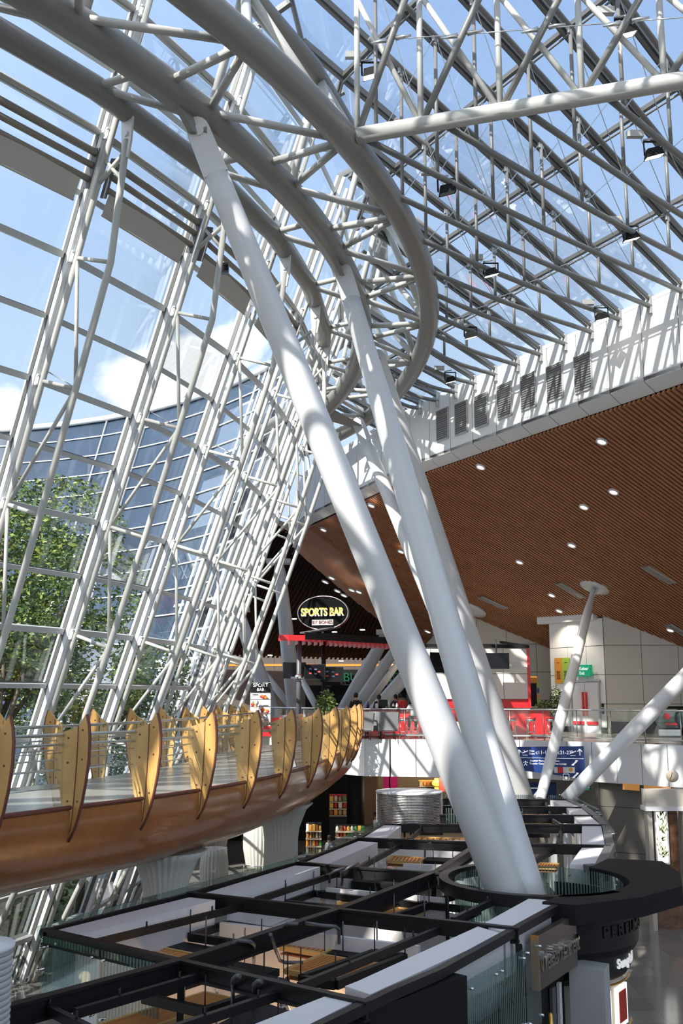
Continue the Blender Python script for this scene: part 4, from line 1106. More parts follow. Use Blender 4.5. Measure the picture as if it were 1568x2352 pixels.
def leafcloud(o, c, rad, n, size, mats, squash=(1, 1, 1), seed=1, shell=.5):
    r = random.Random(seed)
    for _ in range(n):
        while True:
            p = V((r.uniform(-1, 1), r.uniform(-1, 1), r.uniform(-1, 1)))
            if p.length <= 1: break
        p = p.normalized()*(shell+(1-shell)*p.length) if p.length > 0 else p
        q = V(c)+V((p.x*rad*squash[0], p.y*rad*squash[1], p.z*rad*squash[2]))
        a = V((r.gauss(0, 1), r.gauss(0, 1), r.gauss(0, .6))).normalized(); b = a.cross(V((r.gauss(0, 1), r.gauss(0, 1), r.gauss(0, 1)))).normalized()
        s = size*r.uniform(.6, 1.3); m = mats[0] if r.random() < .7 else mats[1]
        o.face([o.bm.verts.new(v) for v in (q, q+a*s*.5+b*s*.28, q+a*s*1.1, q+a*s*.5-b*s*.28)], m)
def tree(c, h, rad, lab, seed, n=9000, blobs=9, size=.22, hollow=None):
    T = thing('courtyard_tree', c, lab, 'tree', 'trees in the courtyard'); c = V(c); r = random.Random(seed)
    o = MB(); tp = c+V((.3, .2, h)); o.tube([c, c+V((.1, 0, h*.45)), tp], [.13, .10, .04], M_trunk, 10)
    o.build('trunk', T); cl = []
    for k in range(blobs):
        a = r.uniform(0, 6.28); rr_ = rad*r.uniform(.25, .75); cl.append(c+V((math.cos(a)*rr_, math.sin(a)*rr_, h*r.uniform(.45, 1.0))))
    o = MB()
    for q in cl: o.tube([c+V((.1, 0, h*.4)), (c+q)/2+V((0, 0, h*.25)), q], [.1, .06, .02], M_trunk, 6)
    o.build('branches', T)
    o = MB()
    for k, q in enumerate(cl): leafcloud(o, q, rad*.5, int(n*2.2)//blobs, size*.6, (M_leaf, M_leaf2), (1, 1, .75), seed*31+k)
    o.build('foliage', T, recalc=False)
tree((-9.6, 27.5, FLOOR1+.2), 12.4, 3.9, 'large leafy green tree behind the glass wall at the picture edge', 3, 14000, 11, .24)
tree((-8.9, 26.0, FLOOR1+.2), 8.2, 2.0, 'smaller yellow green tree behind the first complete facade truss', 5, 6000, 7, .2)
tree((-12.8, 25.0, FLOOR1+.2), 9.5, 3.0, 'dense green tree low at the picture edge behind the walkway', 8, 8000, 8, .22)
tree((-8.0, 32.5, FLOOR1+.2), 7.5, 2.6, 'dark green tree deep in the courtyard', 11, 6000, 7, .22)

o = MB(); rh = random.Random(21)
for k in range(60):
    a = az(-3.6)+(az(3.5)-az(-3.6))*k/59; leafcloud(o, pol(rh.uniform(15.2, 16.2), a, FLOOR1+rh.uniform(1.2, 2.4)), 1.5, 260, .2, (M_leaf, M_leaf), (1, 1, 1), k, .3)
tag(o.build('hedge_foliage', recalc=False), 'dense dark green hedge low behind the glass wall under the walkway', 'hedge', kind='stuff')

# ================================================================ WOODEN WALKWAY
bpx = [(-420, 1965), (-200, 1905), (0, 1870), (160, 1858), (320, 1838), (450, 1818), (555, 1800), (635, 1783), (700, 1768), (745, 1750), (785, 1728), (812, 1712)]
BE = [ath(*p, FLOOR2) for p in bpx]
# smooth
for _ in range(2):
    BE = [BE[0]]+[(a+b*2+c)/4 for a, b, c in zip(BE[:-2], BE[1:-1], BE[2:])]+[BE[-1]]
def ndir(P, i):
    a = P[max(0, i-1)]; b = P[min(len(P)-1, i+1)]; d = (b-a); d.z = 0; d.normalize(); return d, V((d.y, -d.x, 0))
WW = 3.3
NB = [ndir(BE, i) for i in range(len(BE))]    # normal pointing towards the viewer side
WK = thing('wooden_walkway', BE[4], 'curved boat shaped walkway with warm wood hull crossing above the kiosks', 'walkway')
prof = [(0, 0), (.03, -.05), (.02, -.35), (-.10, -.72), (-.38, -1.02), (-.85, -1.24), (-1.5, -1.34), (-2.1, -1.26), (-2.7, -1.0), (-3.1, -.6), (-3.3, -.1), (-3.3, 0)]
def wp(i, u, z, P=None): return BE[i]+NB[i][1]*u+V((0, 0, z))
o = MB(); o.grid([[wp(i, u, z) for i in range(len(BE))] for u, z in prof], M_hull); o.build('hull', WK)
o = MB(); o.grid([[wp(i, u, 0) for i in range(len(BE))] for u in (-.02, -WW+.02)], M_deck); o.build('deck', WK)
o = MB(); o.tube([wp(i, .02, .01) for i in range(len(BE))], .035, M_trimred, 6); o.build('edge_bead', WK)
for s_, nm in ((-.10, 'near'), (-WW+.10, 'far')):
    for z_, r_ in ((1.06, .028), (.92, .022)) if nm == 'near' else ((1.06, .03), (.80, .014), (.62, .014), (.44, .014), (.26, .014)):
        MB().tube([wp(i, s_, z_) for i in range(len(BE))], r_, M_steelwire, 8).build('rail', WK)
# ribs
RIBZ = [-.48, -.32, -.13, .10, .40, .70, .95, 1.12, 1.26]
RIBO = [-.03, .07, .15, .22, .285, .325, .325, .30, .25]          # outer edge, curving out
RIBS = [-.04, .03, .05, .07, .085, .095, .10, .10, .10]           # seam between the two boards
RIBI = [-.05, -.01, -.03, -.11, -.125, -.15, -.165, -.165, -.155]   # inner edge
def rib(pos, d, n, side, lab):
    T = thing('walkway_rib', pos, lab, 'rib', 'golden wooden ribs along the walkway')
    th = .045
    def col(us, dd, top):
        k = (top-.4)/(1.26-.4)
        return [pos+n*(u*side)+d*(dd*min(1, max(.15, (z+.48)/.9)))+V((0, 0, z if z < .4 else .4+(z-.4)*k)) for u, z in zip(us, RIBZ)]
    def boardm(A, B, m_, nm):
        o = MB(); f = [o.bm.verts.new(p) for p in A]; g = [o.bm.verts.new(p) for p in B]; f2 = [o.bm.verts.new(p+d*th) for p in A]; g2 = [o.bm.verts.new(p+d*th) for p in B]; N = len(A)
        for i in range(N-1):
            for a, b in ((f, g), (g, g2), (g2, f2), (f2, f)): o.face([a[i], b[i], b[i+1], a[i+1]], m_)
        o.face([f[0], g[0], g2[0], f2[0]], m_); o.face([f[-1], g[-1], g2[-1], f2[-1]], m_)
        return o.build(nm, T)
    cI, cS, cO = col(RIBI, -.13, 1.08), col(RIBS, 0., 1.19), col(RIBO, -.02, 1.36)
    boardm(cI, cS, M_oakin, 'inner_board'); boardm(cS, cO, M_oak, 'outer_board')
    MB().tube([p+d*.02+n*.012*side for p in cO], .024, M_trimred, 6).build('red_edge', T)
    MB().tube([p-d*.004 for p in cS], .008, M_trimred, 5).build('seam', T)
    for k in (3, 5, 7):
        for C_, D_ in ((cI, cS), (cS, cO)):
            q = (C_[k]+D_[k])/2; MB().tube([q-d*.008, q+d*.01], .016, M_trimred, 8).build('bolt', T)
def at_px(px, P):
    """arc length along the walkway edge where it meets image column px"""
    s = 0
    for a, b in zip(P[:-1], P[1:]):
        xa_, xb_ = [784+FPX*p.x/(p.y*CT+p.z*ST) for p in (a, b)]
        if xa_ <= px <= xb_: return a+(b-a)*((px-xa_)/(xb_-xa_)), (b-a).normalized()
    return P[-1], (P[-1]-P[-2]).normalized()
nl = ['cut by the picture edge', 'nearest complete one, broad and standing tall', 'second complete one from the picture edge', 'third complete one, before the glass lobby', 'fourth complete one, under the menu banner', 'fifth complete one, before the red benches',
      'sixth complete one, beside the black post', 'seventh complete one, below the potted plant', 'eighth complete one, near the far end', 'ninth complete one, near the far end', 'last but one at the far end', 'last one at the far end turn']
for px, lab in zip((-30, 160, 325, 455, 560, 642, 706, 748, 776, 795, 806, 811), nl):
    p, d = at_px(px, BE); n = V((d.y, -d.x, 0)); rib(V((p.x, p.y, FLOOR2)), d, n, 1, 'near side walkway rib, '+lab)
FEg = [wp(i, -WW, 0) for i in range(len(BE))]
fl = ['cut by the picture edge', 'first complete one from the picture edge', 'second complete one from the picture edge', 'third complete one from the picture edge', 'fourth complete one from the picture edge', 'fifth one, seen through glass', 'sixth one, partly behind a near rib', 'seventh one, partly behind a near rib', 'eighth one under the menu banner', 'far one before the bar floor']
for px, lab in zip((8, 128, 232, 318, 388, 442, 482, 515, 545, 572), fl):
    p, d = at_px(px, FEg); n = V((d.y, -d.x, 0)); rib(V((p.x, p.y, FLOOR2)), d, n, -1, 'far side walkway rib, '+lab)
# glass panels of the walkway
prev = None; k = 0
for px in (-200, -30, 160, 325, 455, 560, 642, 706, 748, 776, 795):
    p, d = at_px(px, BE)
    if prev is not None:
        n = V((d.y, -d.x, 0)); a, b = prev+d*.12-n*.04, p-d*.12-n*.04
        g = MB(); g.strip([V((a.x, a.y, FLOOR2+.04)), V((b.x, b.y, FLOOR2+.04))], [V((a.x, a.y, FLOOR2+1.22)), V((b.x, b.y, FLOOR2+1.22))], G_rail, False); g.build('glass_panel', WK)
        for z_ in (.3, .55, .8) if px < 500 else (.5,):
            MB().tube([V((a.x, a.y, FLOOR2+z_))-n*.06, V((b.x, b.y, FLOOR2+z_))-n*.06], .008, M_steelwire, 4).build('wire', WK)
    prev = p
# fluted supports
def flutecol(x, y, ztop, rneck, rtop, lab):
    T = thing('fluted_column', (x, y, FLOOR1), lab, 'column', 'fluted flaring columns under the walkway')
    H_ = ztop-FLOOR1
    prof_ = [(rneck*1.3, 0), (rneck*1.12, H_*.25), (rneck, H_*.5), (rneck, H_*.78), (rneck*1.08, H_*.85), (rneck*1.3, H_*.91), (rtop*.78, H_*.96), (rtop, H_)]
    MB().lathe((x, y, FLOOR1), prof_, M_flute, 180, flute=30, fd=.035).build('shaft', T)
flutecol(-3.25, 19.6, -2.84, .38, .74, 'fluted flaring column under the walkway, nearest and in shade')
flutecol(-1.55, 27.0, -2.75, .42, .80, 'fluted flaring column under the walkway with one sunlit side')
def urn(c, h, r, lab):
    c = V(c); T = thing('urn_planter', c, lab, 'planter', 'ribbed barrel planters on the ground floor')
    MB().lathe(c, [(r*.62, 0), (r*.8, h*.12), (r*.98, h*.42), (r, h*.62), (r*.92, h*.85), (r*.84, h), (r*.7, h), (r*.65, h*.9)], M_flute, 144, flute=24, fd=.03).build('pot', T)
    o = MB(); o.tube([c+V((r*.98*math.cos(a), r*.98*math.sin(a), .22)) for a in [2*math.pi*k/24 for k in range(24)]], .025, M_chrome, 6, closed=True)
    o.build('guard_ring', T)
    for k in range(4):
        a = .4+k*math.pi/2; MB().tube([c+V((r*.98*math.cos(a), r*.98*math.sin(a), 0)), c+V((r*.98*math.cos(a), r*.98*math.sin(a), .22))], .02, M_chrome, 6).build('guard_leg', T)
for px, py, s_, lab in ((592, 1998, 1.0, 'grey ribbed barrel planter with steel ring standing beside the sunlit fluted column'), (490, 2058, .95, 'pale ribbed barrel planter partly behind the nearest fluted column'), (497, 1960, .8, 'small ribbed barrel planter further back under the walkway')):
    c = ath(px, py, FLOOR1); w_ = (66 if s_ == 1 else 62 if s_ > .9 else 50)/FPX*c.y
    urn(c, w_*1.62, w_*.5, lab)

# ================================================================ KIOSK BLOCK
KH = -3.4
def kp(x, y, h=KH): return ath(x, y, h)
def pv(p, h): p = V(p); return V((p.x, p.y, h))
PR = thing('kiosk_parapet', kp(800, 2200, FLOOR1), 'white boxed kiosk parapet framing the open roof', 'parapet')
def seg(o_px, i_px, depth=.62):
    """one parapet box between outer and inner edge pixels (on the top plane)"""
    A = [kp(*p) for p in o_px]; B = [kp(*p) for p in i_px]
    MB().prism([pv(p, KH-depth) for p in A+B[::-1]], V((0, 0, depth)), M_plwhite).build('segment', PR)
seg([(124, 2138), (434, 2061)], [(176, 2150), (494, 2067)], .75)
seg([(465, 2053), (677, 1988)], [(522, 2060), (735, 1991)], .75)
seg([(700, 1981), (823, 1932)], [(754, 1984), (867, 1935)], .72)
seg([(836, 1923), (884, 1894)], [(884, 1926), (921, 1897)], .7)
seg([(1380, 1897), (1389, 1943)], [(1336, 1897), (1336, 1943)])
seg([(1387, 1947), (1366, 1985)], [(1336, 1947), (1308, 1985)])
seg([(1355, 1875), (1377, 1893)], [(1317, 1875), (1335, 1893)])
seg([(1335, 1856), (1353, 1872)], [(1300, 1856), (1316, 1872)])
seg([(1300, 1838), (1330, 1853)], [(1263, 1838), (1297, 1853)])
seg([(1281, 2069), (1160, 2142)], [(1214, 2064), (1105, 2124)])
seg([(1155, 2145), (900, 2261), (850, 2284)], [(1097, 2128), (820, 2254), (792, 2265)])
seg([(812, 2301), (700, 2358), (500, 2460)], [(747, 2288), (585, 2352), (380, 2440)])
# interior partition boards below the beams
def board(pa, pb, h0, h1, lab, m_=None, t=.08):
    a, b = kp(*pa), kp(*pb); d = (b-a).normalized(); n = V((-d.y, d.x, 0))
    o = MB(); o.prism([pv(a, h0), pv(b, h0), pv(b, h1), pv(a, h1)], n*t, m_ or M_plwhite)
    return tag(o.build('partition_board'), lab, 'partition')
board((505, 2072), (800, 2104), -6.7, -3.72, 'white partition board inside the kiosk under the long cross beam, daylight patch on it')
board((800, 2104), (960, 2122), -6.7, -3.72, 'white partition board inside the kiosk at the middle of the long cross beam')
board((748, 2000), (1018, 2022), -6.7, -3.72, 'white partition board behind the hanging black tray, before the glass ring')
board((925, 1950), (1160, 1956), -6.7, -3.72, 'white partition board under the second far cross beam')
board((905, 1902), (1110, 1904), -6.7, -3.70, 'white partition board behind the round louvre drum')
board((176, 2152), (500, 2070), -6.7, -4.17, 'long off white inner wall below the first parapet length')
board((524, 2062), (738, 1993), -6.7, -4.17, 'long off white inner wall below the second parapet length')
board((755, 1986), (868, 1937), -6.7, -4.14, 'white inner wall below the third parapet length')
board((990, 2190), (1215, 2066), -6.7, -4.2, 'white inner wall behind the parapet by the glass ring')
board((240, 2380), (415, 2300), -6.7, -4.2, 'off white inner wall under the nearest beams', M_warmpanel)
board((640, 2225), (765, 2210), -6.7, -4.5, 'red brick feature wall inside the kiosk', M_brick)
for k, px in enumerate((1255, 1290, 1318)):
    board((px, 1842+k*18), (px+14, 1850+k*20), -6.0, -3.5, 'white ribbed inner wall at the far kiosk curve, strip %s' % ('far', 'middle', 'near')[k])
# dark base of the kiosks
o = MB(); o.prism([pv(kp(*p), FLOOR1+.02) for p in ((150, 2140), (820, 1935), (900, 1900), (1340, 1900), (1360, 1985), (1240, 2075), (560, 2380), (300, 2500))], V((0, 0, .12)), M_blackp)
tag(o.build('kiosk_floor'), 'dark floor of the open topped kiosks seen between the beams', 'floor')
KF = thing('kiosk_roof_frame', kp(780, 2092, KH), 'black steel beam frame over the open topped kiosks', 'frame')
def ibeam(pts, h=KH, w_=.11, d_=.17, nm='beam'):
    P = [kp(x, y, h) for x, y in pts]
    o = MB()
    for a, b in zip(P[:-1], P[1:]):
        e = (b-a).normalized()*.02
        o.bar(a-e+V((0, 0, .02)), b+e+V((0, 0, .02)), w_, .035, M_black); o.bar(a-V((0, 0, d_)), b-V((0, 0, d_)), w_, .035, M_black)
        o.bar(a-V((0, 0, d_/2)), b-V((0, 0, d_/2)), .04, d_, M_black)
    o.build(nm, KF)
ibeam([(102, 2138), (418, 2211), (843, 2307)]); ibeam([(434, 2053), (780, 2092), (1190, 2136)]); ibeam([(684, 1983), (810, 1995), (1030, 2010)])
ibeam([(823, 1927), (1110, 1938), (1400, 1945)]); ibeam([(884, 1895), (1390, 1897)]); ibeam([(1010, 1874), (1372, 1875)]); ibeam([(1015, 1853), (1335, 1856)]); ibeam([(1010, 1836), (1300, 1838)])
ibeam([(-160, 2400), (0, 2321), (418, 2208), (780, 2090), (1004, 2003), (1094, 1943)], w_=.14, d_=.20)
def sbeam(pts, h=KH-.12, r=.10, nm='joist'):
    o = MB(); P = [kp(x, y, h) for x, y in pts]
    for a, b in zip(P[:-1], P[1:]): o.bar(a, b, .075, .105, M_black)
    for a, b in zip(P[:-1], P[1:]):
        for f_ in (.3, .75): q = a+(b-a)*f_; o.tube([q, q+V((0, 0, .13))], .016, M_black, 6)
    o.build(nm, KF)
sbeam([(223, 2165), (562, 2082)]); sbeam([(588, 2068), (792, 2001)]); sbeam([(810, 2002), (922, 1941)]); sbeam([(938, 1930), (974, 1900)])
sbeam([(172, 2328), (482, 2237)]); sbeam([(380, 2372), (655, 2280)]); sbeam([(687, 2267), (1019, 2132)]); sbeam([(1039, 2115), (1144, 2065)])
sbeam([(75, 2300), (212, 2370)]); sbeam([(1198, 1995), (1279, 1950)]); sbeam([(1280, 1942), (1290, 1899)]); sbeam([(1272, 1895), (1250, 1840)])
# outer black edges
o = MB()
for pts in ([(95, 2140), (430, 2054), (690, 1980), (830, 1922), (884, 1892)],):
    P = [kp(*p) for p in pts]
    for a, b in zip(P[:-1], P[1:]): o.bar(a-V((0, 0, .02)), b-V((0, 0, .02)), .08, .08, M_black)
o.build('edge_beam', KF)
o = MB()
P = [kp(*p) for p in [(1304, 1838), (1340, 1855), (1372, 1878), (1392, 1900), (1400, 1942), (1378, 1988), (1345, 1990)]]
for a, b in zip(P[:-1], P[1:]): o.bar(a-V((0, 0, .05)), b-V((0, 0, .05)), .2, .16, M_dgrey)
o.build('edge_beam', KF)
o = MB(); P = [kp(*p) for p in [(1292, 2072), (1007, 2228), (903, 2272), (736, 2352), (520, 2462)]]
for a, b in zip(P[:-1], P[1:]): o.bar(a-V((0, 0, .04)), b-V((0, 0, .04)), .11, .12, M_black)
o.build('edge_beam', KF)
for px, py in ((418, 2211), (780, 2092), (1190, 2136), (843, 2307), (434, 2053), (684, 1983), (1024, 2008), (823, 1927), (884, 1895)):
    a = kp(px, py); MB().bar(pv(a, KH-.2), pv(a, FLOOR1), .09, .09, M_black, up=V((1, 0, 0))).build('post', KF)

# slatted timber trays
def tray(q, h, lab, n=10):
    P = [ath(x, y, h) for x, y in q]; T = thing('timber_grille', (P[0]+P[2])/2, lab, 'grille', 'slatted timber grilles hanging in the kiosk roof')
    o = MB()
    for a, b in zip(P, P[1:]+P[:1]): o.bar(a, b, .05, .07, M_oakin)
    o.build('tray_frame', T)
    o = MB()
    for k in range(n):
        f_ = (k+.5)/n; a = P[0]+(P[3]-P[0])*f_; b = P[1]+(P[2]-P[1])*f_; wdt = (P[3]-P[0]).length/n*.62
        o.bar(a, b, wdt, .035, M_copper)
    o.build('slats', T)
    o = MB(); o.prism([p-V((0, 0, .10)) for p in P], V((0, 0, .02)), M_copper2); o.build('back_board', T)
trs = [([(644, 2177), (716, 2151), (817, 2163), (738, 2193)], 'timber grille beside the brick wall, upper of two'), ([(655, 2231), (738, 2196), (823, 2211), (724, 2244)], 'timber grille beside the brick wall, lower of two'),
       ([(774, 2248), (826, 2216), (900, 2217), (815, 2257)], 'timber grille against the near parapet'), ([(306, 2174), (335, 2173), (446, 2195), (412, 2206)], 'timber grille along the black tray behind the striped glass'),
       ([(215, 2362), (470, 2283), (533, 2298), (325, 2372)], 'largest timber grille at the bottom of the picture'), ([(776, 2075), (816, 2057), (866, 2062), (812, 2078)], 'timber grille past the long cross beam, first of three'),
       ([(852, 2083), (880, 2062), (946, 2070), (897, 2087)], 'timber grille past the long cross beam, second of three'), ([(880, 2100), (914, 2088), (971, 2095), (938, 2110)], 'timber grille past the long cross beam, third of three'),
       ([(889, 1979), (900, 1968), (974, 1972), (964, 1983)], 'timber grille under the second cross beam'), ([(938, 2005), (948, 1993), (1016, 1994), (1010, 2006)], 'timber grille beside the glass ring'),
       ([(950, 1932), (956, 1924), (1086, 1929), (1084, 1937)], 'long narrow timber grille before the round drum'), ([(1168, 1874), (1172, 1866), (1256, 1868), (1254, 1876)], 'far timber grille behind the leaning columns'),
       ([(1198, 1894), (1202, 1883), (1274, 1884), (1276, 1894)], 'lit timber grille behind the leaning columns'), ([(1215, 1992), (1225, 1984), (1282, 1986), (1276, 1994)], 'small timber grille behind the glass ring')]
for i, (q, lab) in enumerate(trs): tray(q, -3.95 if i != 4 else -4.15, lab, 14 if i == 4 else 9)
def slab(q, h, lab, t=.08, legs=True):
    P = [ath(x, y, h) for x, y in q]; T = thing('black_tray', (P[0]+P[2])/2, lab, 'tray', 'black trays hanging in the kiosk roof')
    MB().prism([p-V((0, 0, t)) for p in P], V((0, 0, t)), M_blackp).build('board', T)
    for f_ in (.25, .75):
        a = P[0]+(P[2]-P[0])*f_; MB().tube([a, a+V((0, 0, KH-h-.05))], .012, M_dgrey, 5).build('rod', T)
slb = [([(338, 2169), (380, 2155), (517, 2180), (472, 2192)], 'black tray behind the striped glass screen'), ([(499, 2222), (532, 2206), (642, 2225), (604, 2239)], 'black tray in the centre with a bent conduit'),
       ([(748, 2190), (777, 2174), (905, 2190), (880, 2206)], 'black tray next to the brick wall grilles'), ([(730, 2046), (760, 2036), (905, 2052), (872, 2066)], 'dark grey tray past the long cross beam'),
       ([(806, 2024), (820, 2011), (1020, 2026), (1012, 2040)], 'thick black tray before the glass ring'), ([(972, 1976), (980, 1968), (1062, 1972), (1060, 1982)], 'small dark tray under the second cross beam'),
       ([(475, 2365), (600, 2300), (690, 2330), (560, 2400)], 'dark tray at the bottom of the picture'), ([(1198, 1915), (1200, 1903), (1262, 1904), (1262, 1916)], 'dark tray at the far kiosk curve'),
       ([(870, 2120), (900, 2105), (1010, 2118), (985, 2133)], 'black tray under the long cross beam')]
for q, lab in slb: slab(q, -3.92, lab, .1 if 'thick' not in lab else .2)
# open rectangular hanging frames
frm = [([(436, 2152), (520, 2123), (680, 2148), (600, 2176)], 'black hanging rectangle below the first long beam'), ([(690, 2250), (860, 2190), (930, 2200), (770, 2262)], 'black hanging rectangle around the brick wall grilles'),
       ([(655, 2075), (720, 2052), (905, 2075), (850, 2095)], 'black hanging rectangle past the long cross beam'), ([(905, 2108), (985, 2080), (1100, 2092), (1030, 2122)], 'black hanging rectangle near the inner parapet'),
       ([(860, 2060), (1000, 2030), (1100, 2045), (960, 2080)], 'black hanging rectangle behind the thick black tray'), ([(330, 2292), (520, 2230), (660, 2262), (470, 2325)], 'black hanging rectangle nearest the viewer')]
for q, lab in frm:
    P = [ath(x, y, -3.85) for x, y in q]; T = thing('hanging_frame', (P[0]+P[2])/2, lab, 'frame', 'black rectangles hanging in the kiosk roof')
    for a, b in zip(P, P[1:]+P[:1]): MB().bar(a, b, .09, .12, M_black).build('rail', T)
    for p in P: MB().tube([p, p+V((0, 0, .42))], .010, M_black, 5).build('rod', T)
# conduits
cds = [([(583, 2212, -4.0), (583, 2170, -3.45), (575, 2163, -3.35), (545, 2160, -3.32), (530, 2172, -3.4)], 'bent black conduit over the centre tray'), ([(778, 2178, -4.0), (778, 2135, -3.4), (770, 2128, -3.32), (740, 2126, -3.3), (702, 2120, -3.3)], 'bent black conduit over the brick wall tray'),
       ([(621, 2146, -3.3), (632, 2180, -3.6), (642, 2206, -3.85), (655, 2211, -3.9), (695, 2211, -3.92)], 'long drooping conduit across the centre'), ([(535, 2306, -4.0), (534, 2250, -3.35), (543, 2241, -3.3), (552, 2243, -3.3)], 'hooked conduit over the nearest cross beam, first of two'),
       ([(582, 2310, -4.0), (583, 2262, -3.35), (592, 2253, -3.3), (602, 2255, -3.3)], 'hooked conduit over the nearest cross beam, second of two'), ([(650, 2166, -4.0), (650, 2130, -3.4), (658, 2122, -3.3), (685, 2122, -3.3)], 'short hooked conduit by the long beam'),
       ([(785, 2035, -4.0), (787, 2003, -3.4), (800, 1993, -3.3), (822, 1983, -3.3)], 'hooked conduit past the second cross beam, leaning'), ([(975, 1972, -4.0), (976, 1943, -3.4), (988, 1936, -3.3)], 'hooked conduit before the round drum'),
       ([(1284, 1950, -4.), (1292, 1915, -3.6), (1288, 1893, -3.4), (1270, 1882, -3.35)], 'curving conduit at the far kiosk curve'), ([(756, 2036, -4.0), (757, 2008, -3.4), (770, 2000, -3.3), (790, 1994, -3.3)], 'hooked conduit past the second cross beam, upright')]
for pts, lab in cds:
    o = MB(); P = [ath(*p) for p in pts]; Q = []
    for i in range(len(P)-1):
        for f_ in (0, .5): Q.append(P[i]+(P[i+1]-P[i])*f_)
    Q.append(P[-1]); o.tube(Q, .026, M_dgrey, 8); tag(o.build('conduit'), lab, 'conduit', 'bent electrical conduits over the kiosk')
# louvre drum
def drum(c, r, z0, z1, n, lab, m_=M_steelwire, bf=.34):
    c = V(c); T = thing('louvre_drum', (c.x, c.y, z0), lab, 'drum', None)
    for k in range(n):
        z = z0+(z1-z0)*(k+.5)/n; o = MB(); o.lathe((c.x, c.y, z), [(r, -(z1-z0)/n*bf), (r+.012, 0), (r, (z1-z0)/n*bf), (r-.04, (z1-z0)/n*bf), (r-.04, -(z1-z0)/n*bf), (r, -(z1-z0)/n*bf)], m_, 48, capb=False); o.build('ring_blade', T)
    MB().lathe((c.x, c.y, z1), [(r+.02, -.02), (r+.02, .03), (.001, .032)], M_panel, 48).build('top_disc', T)
    for k in range(12):
        a = 2*math.pi*k/12; MB().bar((c.x+(r-.06)*math.cos(a), c.y+(r-.06)*math.sin(a), z0), (c.x+(r-.06)*math.cos(a), c.y+(r-.06)*math.sin(a), z1), .03, .03, M_dgrey, up=V((1, 0, 0))).build('upright', T)
    return T
dcn = aty(943, 1880, 30.6); drum((dcn.x, 31.2, 0), .98, -3.72, -2.85, 20, 'round steel louvre drum with white lid standing on the far kiosk roof')
pl = aty(-58, 2200, 11.0); drum((pl.x, 11.0, 0), .37, -5.2, -2.55, 44, 'round louvre drum cut by the picture edge below the walkway', M_trans, .44)
# striped and clear glass screens
def gscreen(a, b, h0, h1, lab, m_=None, n=1):
    a, b = V(a), V(b); T = thing('glass_screen', pv((a+b)/2, h0), lab, 'screen', 'glass screens hung around the kiosk edge')
    for k in range(n):
        p, q = a+(b-a)*(k/n), a+(b-a)*((k+1)/n); d = (q-p).normalized()
        g = MB(); g.strip([pv(p+d*.01, h0), pv(q-d*.01, h0)], [pv(p+d*.01, h1), pv(q-d*.01, h1)], m_ or G_strip, False); g.build('pane', T)
        for hh in (h0+.12, h1-.12):
            for f_ in (.1, .9): r_ = p+(q-p)*f_; nn = V((-d.y, d.x, 0)); o = MB(); o.tube([pv(r_, hh)-nn*.05, pv(r_, hh)+nn*.05], .02, M_chrome, 8); o.build('fixing', T)
    return T
a, b = kp(102, 2140), kp(370, 2204); gscreen(a, b, KH-1.05, KH-.06, 'striped glass screen closing the near corner of the kiosk', n=2)
gscreen(a+V((0, 0, 0)), kp(95, 2200), KH-1.05, KH-.06, 'narrow return of the striped glass at the near kiosk corner', G_green)
rp, rq = kp(1296, 2073), kp(760, 2345); rd = (rq-rp).normalized(); rn = V((-rd.y, rd.x, 0))
if rn.x < 0: rn = -rn
def rs(s, off=.22, h=KH): return pv(rp+rd*s+rn*off, h)
gscreen(rs(2.35), rs(4.35), -4.75, -3.62, 'striped glass screen under the near parapet', n=2)
gscreen(rs(1.75), rs(2.35), -4.78, -3.58, 'clear glass screen beside the bronze shop sign', G_green)
gscreen(kp(102, 2136)+V((-.15, .1, 0)), kp(690, 1976)+V((-.15, .1, 0)), KH-.3, KH+.03, 'low clear glass edge along the outer kiosk parapet', G_green, 5)
gscreen(kp(690, 1976)+V((-.15, .1, 0)), kp(884, 1890)+V((-.1, .1, 0)), KH-.3, KH+.05, 'low clear glass edge toward the round drum', G_green, 3)
gscreen(kp(1020, 1893), kp(1205, 1893), KH-.0, KH+.42, 'striped glass screen beside the round drum', n=3)
gscreen(kp(1010, 1830), kp(1300, 1834), KH-.0, KH+.10, 'striped glass upstand at the far kiosk end', n=2)
gscreen(kp(1312, 1834), kp(1375, 1868), KH-.4, KH+.12, 'clear glass edge at the far kiosk curve', G_green, 2)
gscreen(kp(1375, 1868), kp(1412, 1925), KH-.5, KH+.15, 'clear glass edge facing the dark wall', G_green)
# black box at the bottom edge
o = MB(); a, b = ath(1072, 2241, -3.52), ath(784, 2341, -3.52); b = a+(b-a)*1.9; nn_ = V((-(b-a).y, (b-a).x, 0)).normalized()
if nn_.x > 0: nn_ = -nn_
o.prism([pv(a, -6.4), pv(b, -6.4), b, a], nn_*.2, M_blackp); tag(o.build('shop_fascia'), 'large matt black shop fascia at the bottom of the picture', 'fascia')
# bronze sign
T = thing('shop_sign', rs(.8, .1, -4.2), 'bronze shop sign with slanted polished letters beneath the near parapet', 'sign')
sd_ = -rd; SM = Matrix((sd_, V((0, 0, 1)), sd_.cross(V((0, 0, 1))))).transposed()
a, b = rs(1.70, .06), rs(-.02, .06)
o = MB(); o.prism([pv(a, -4.36), pv(b, -4.36), pv(b, -3.58), pv(a, -3.58)], rn*.12, M_signbronze); o.build('sign_box', T)
o = MB(); o.prism([pv(a+rd*.02, -4.36), pv(a+rd*.02, -3.58), pv(a+rd*.02+rn*.12, -3.58), pv(a+rd*.02+rn*.12, -4.36)], rd*-.02, M_copper); o.build('side_face', T)
text('lettering', 'YvesSaintLaurent', pv((a+b)/2+rn*.14, -3.98), SM, .42, M_chromeletter, T, .025, bold=.002, sx=.60)
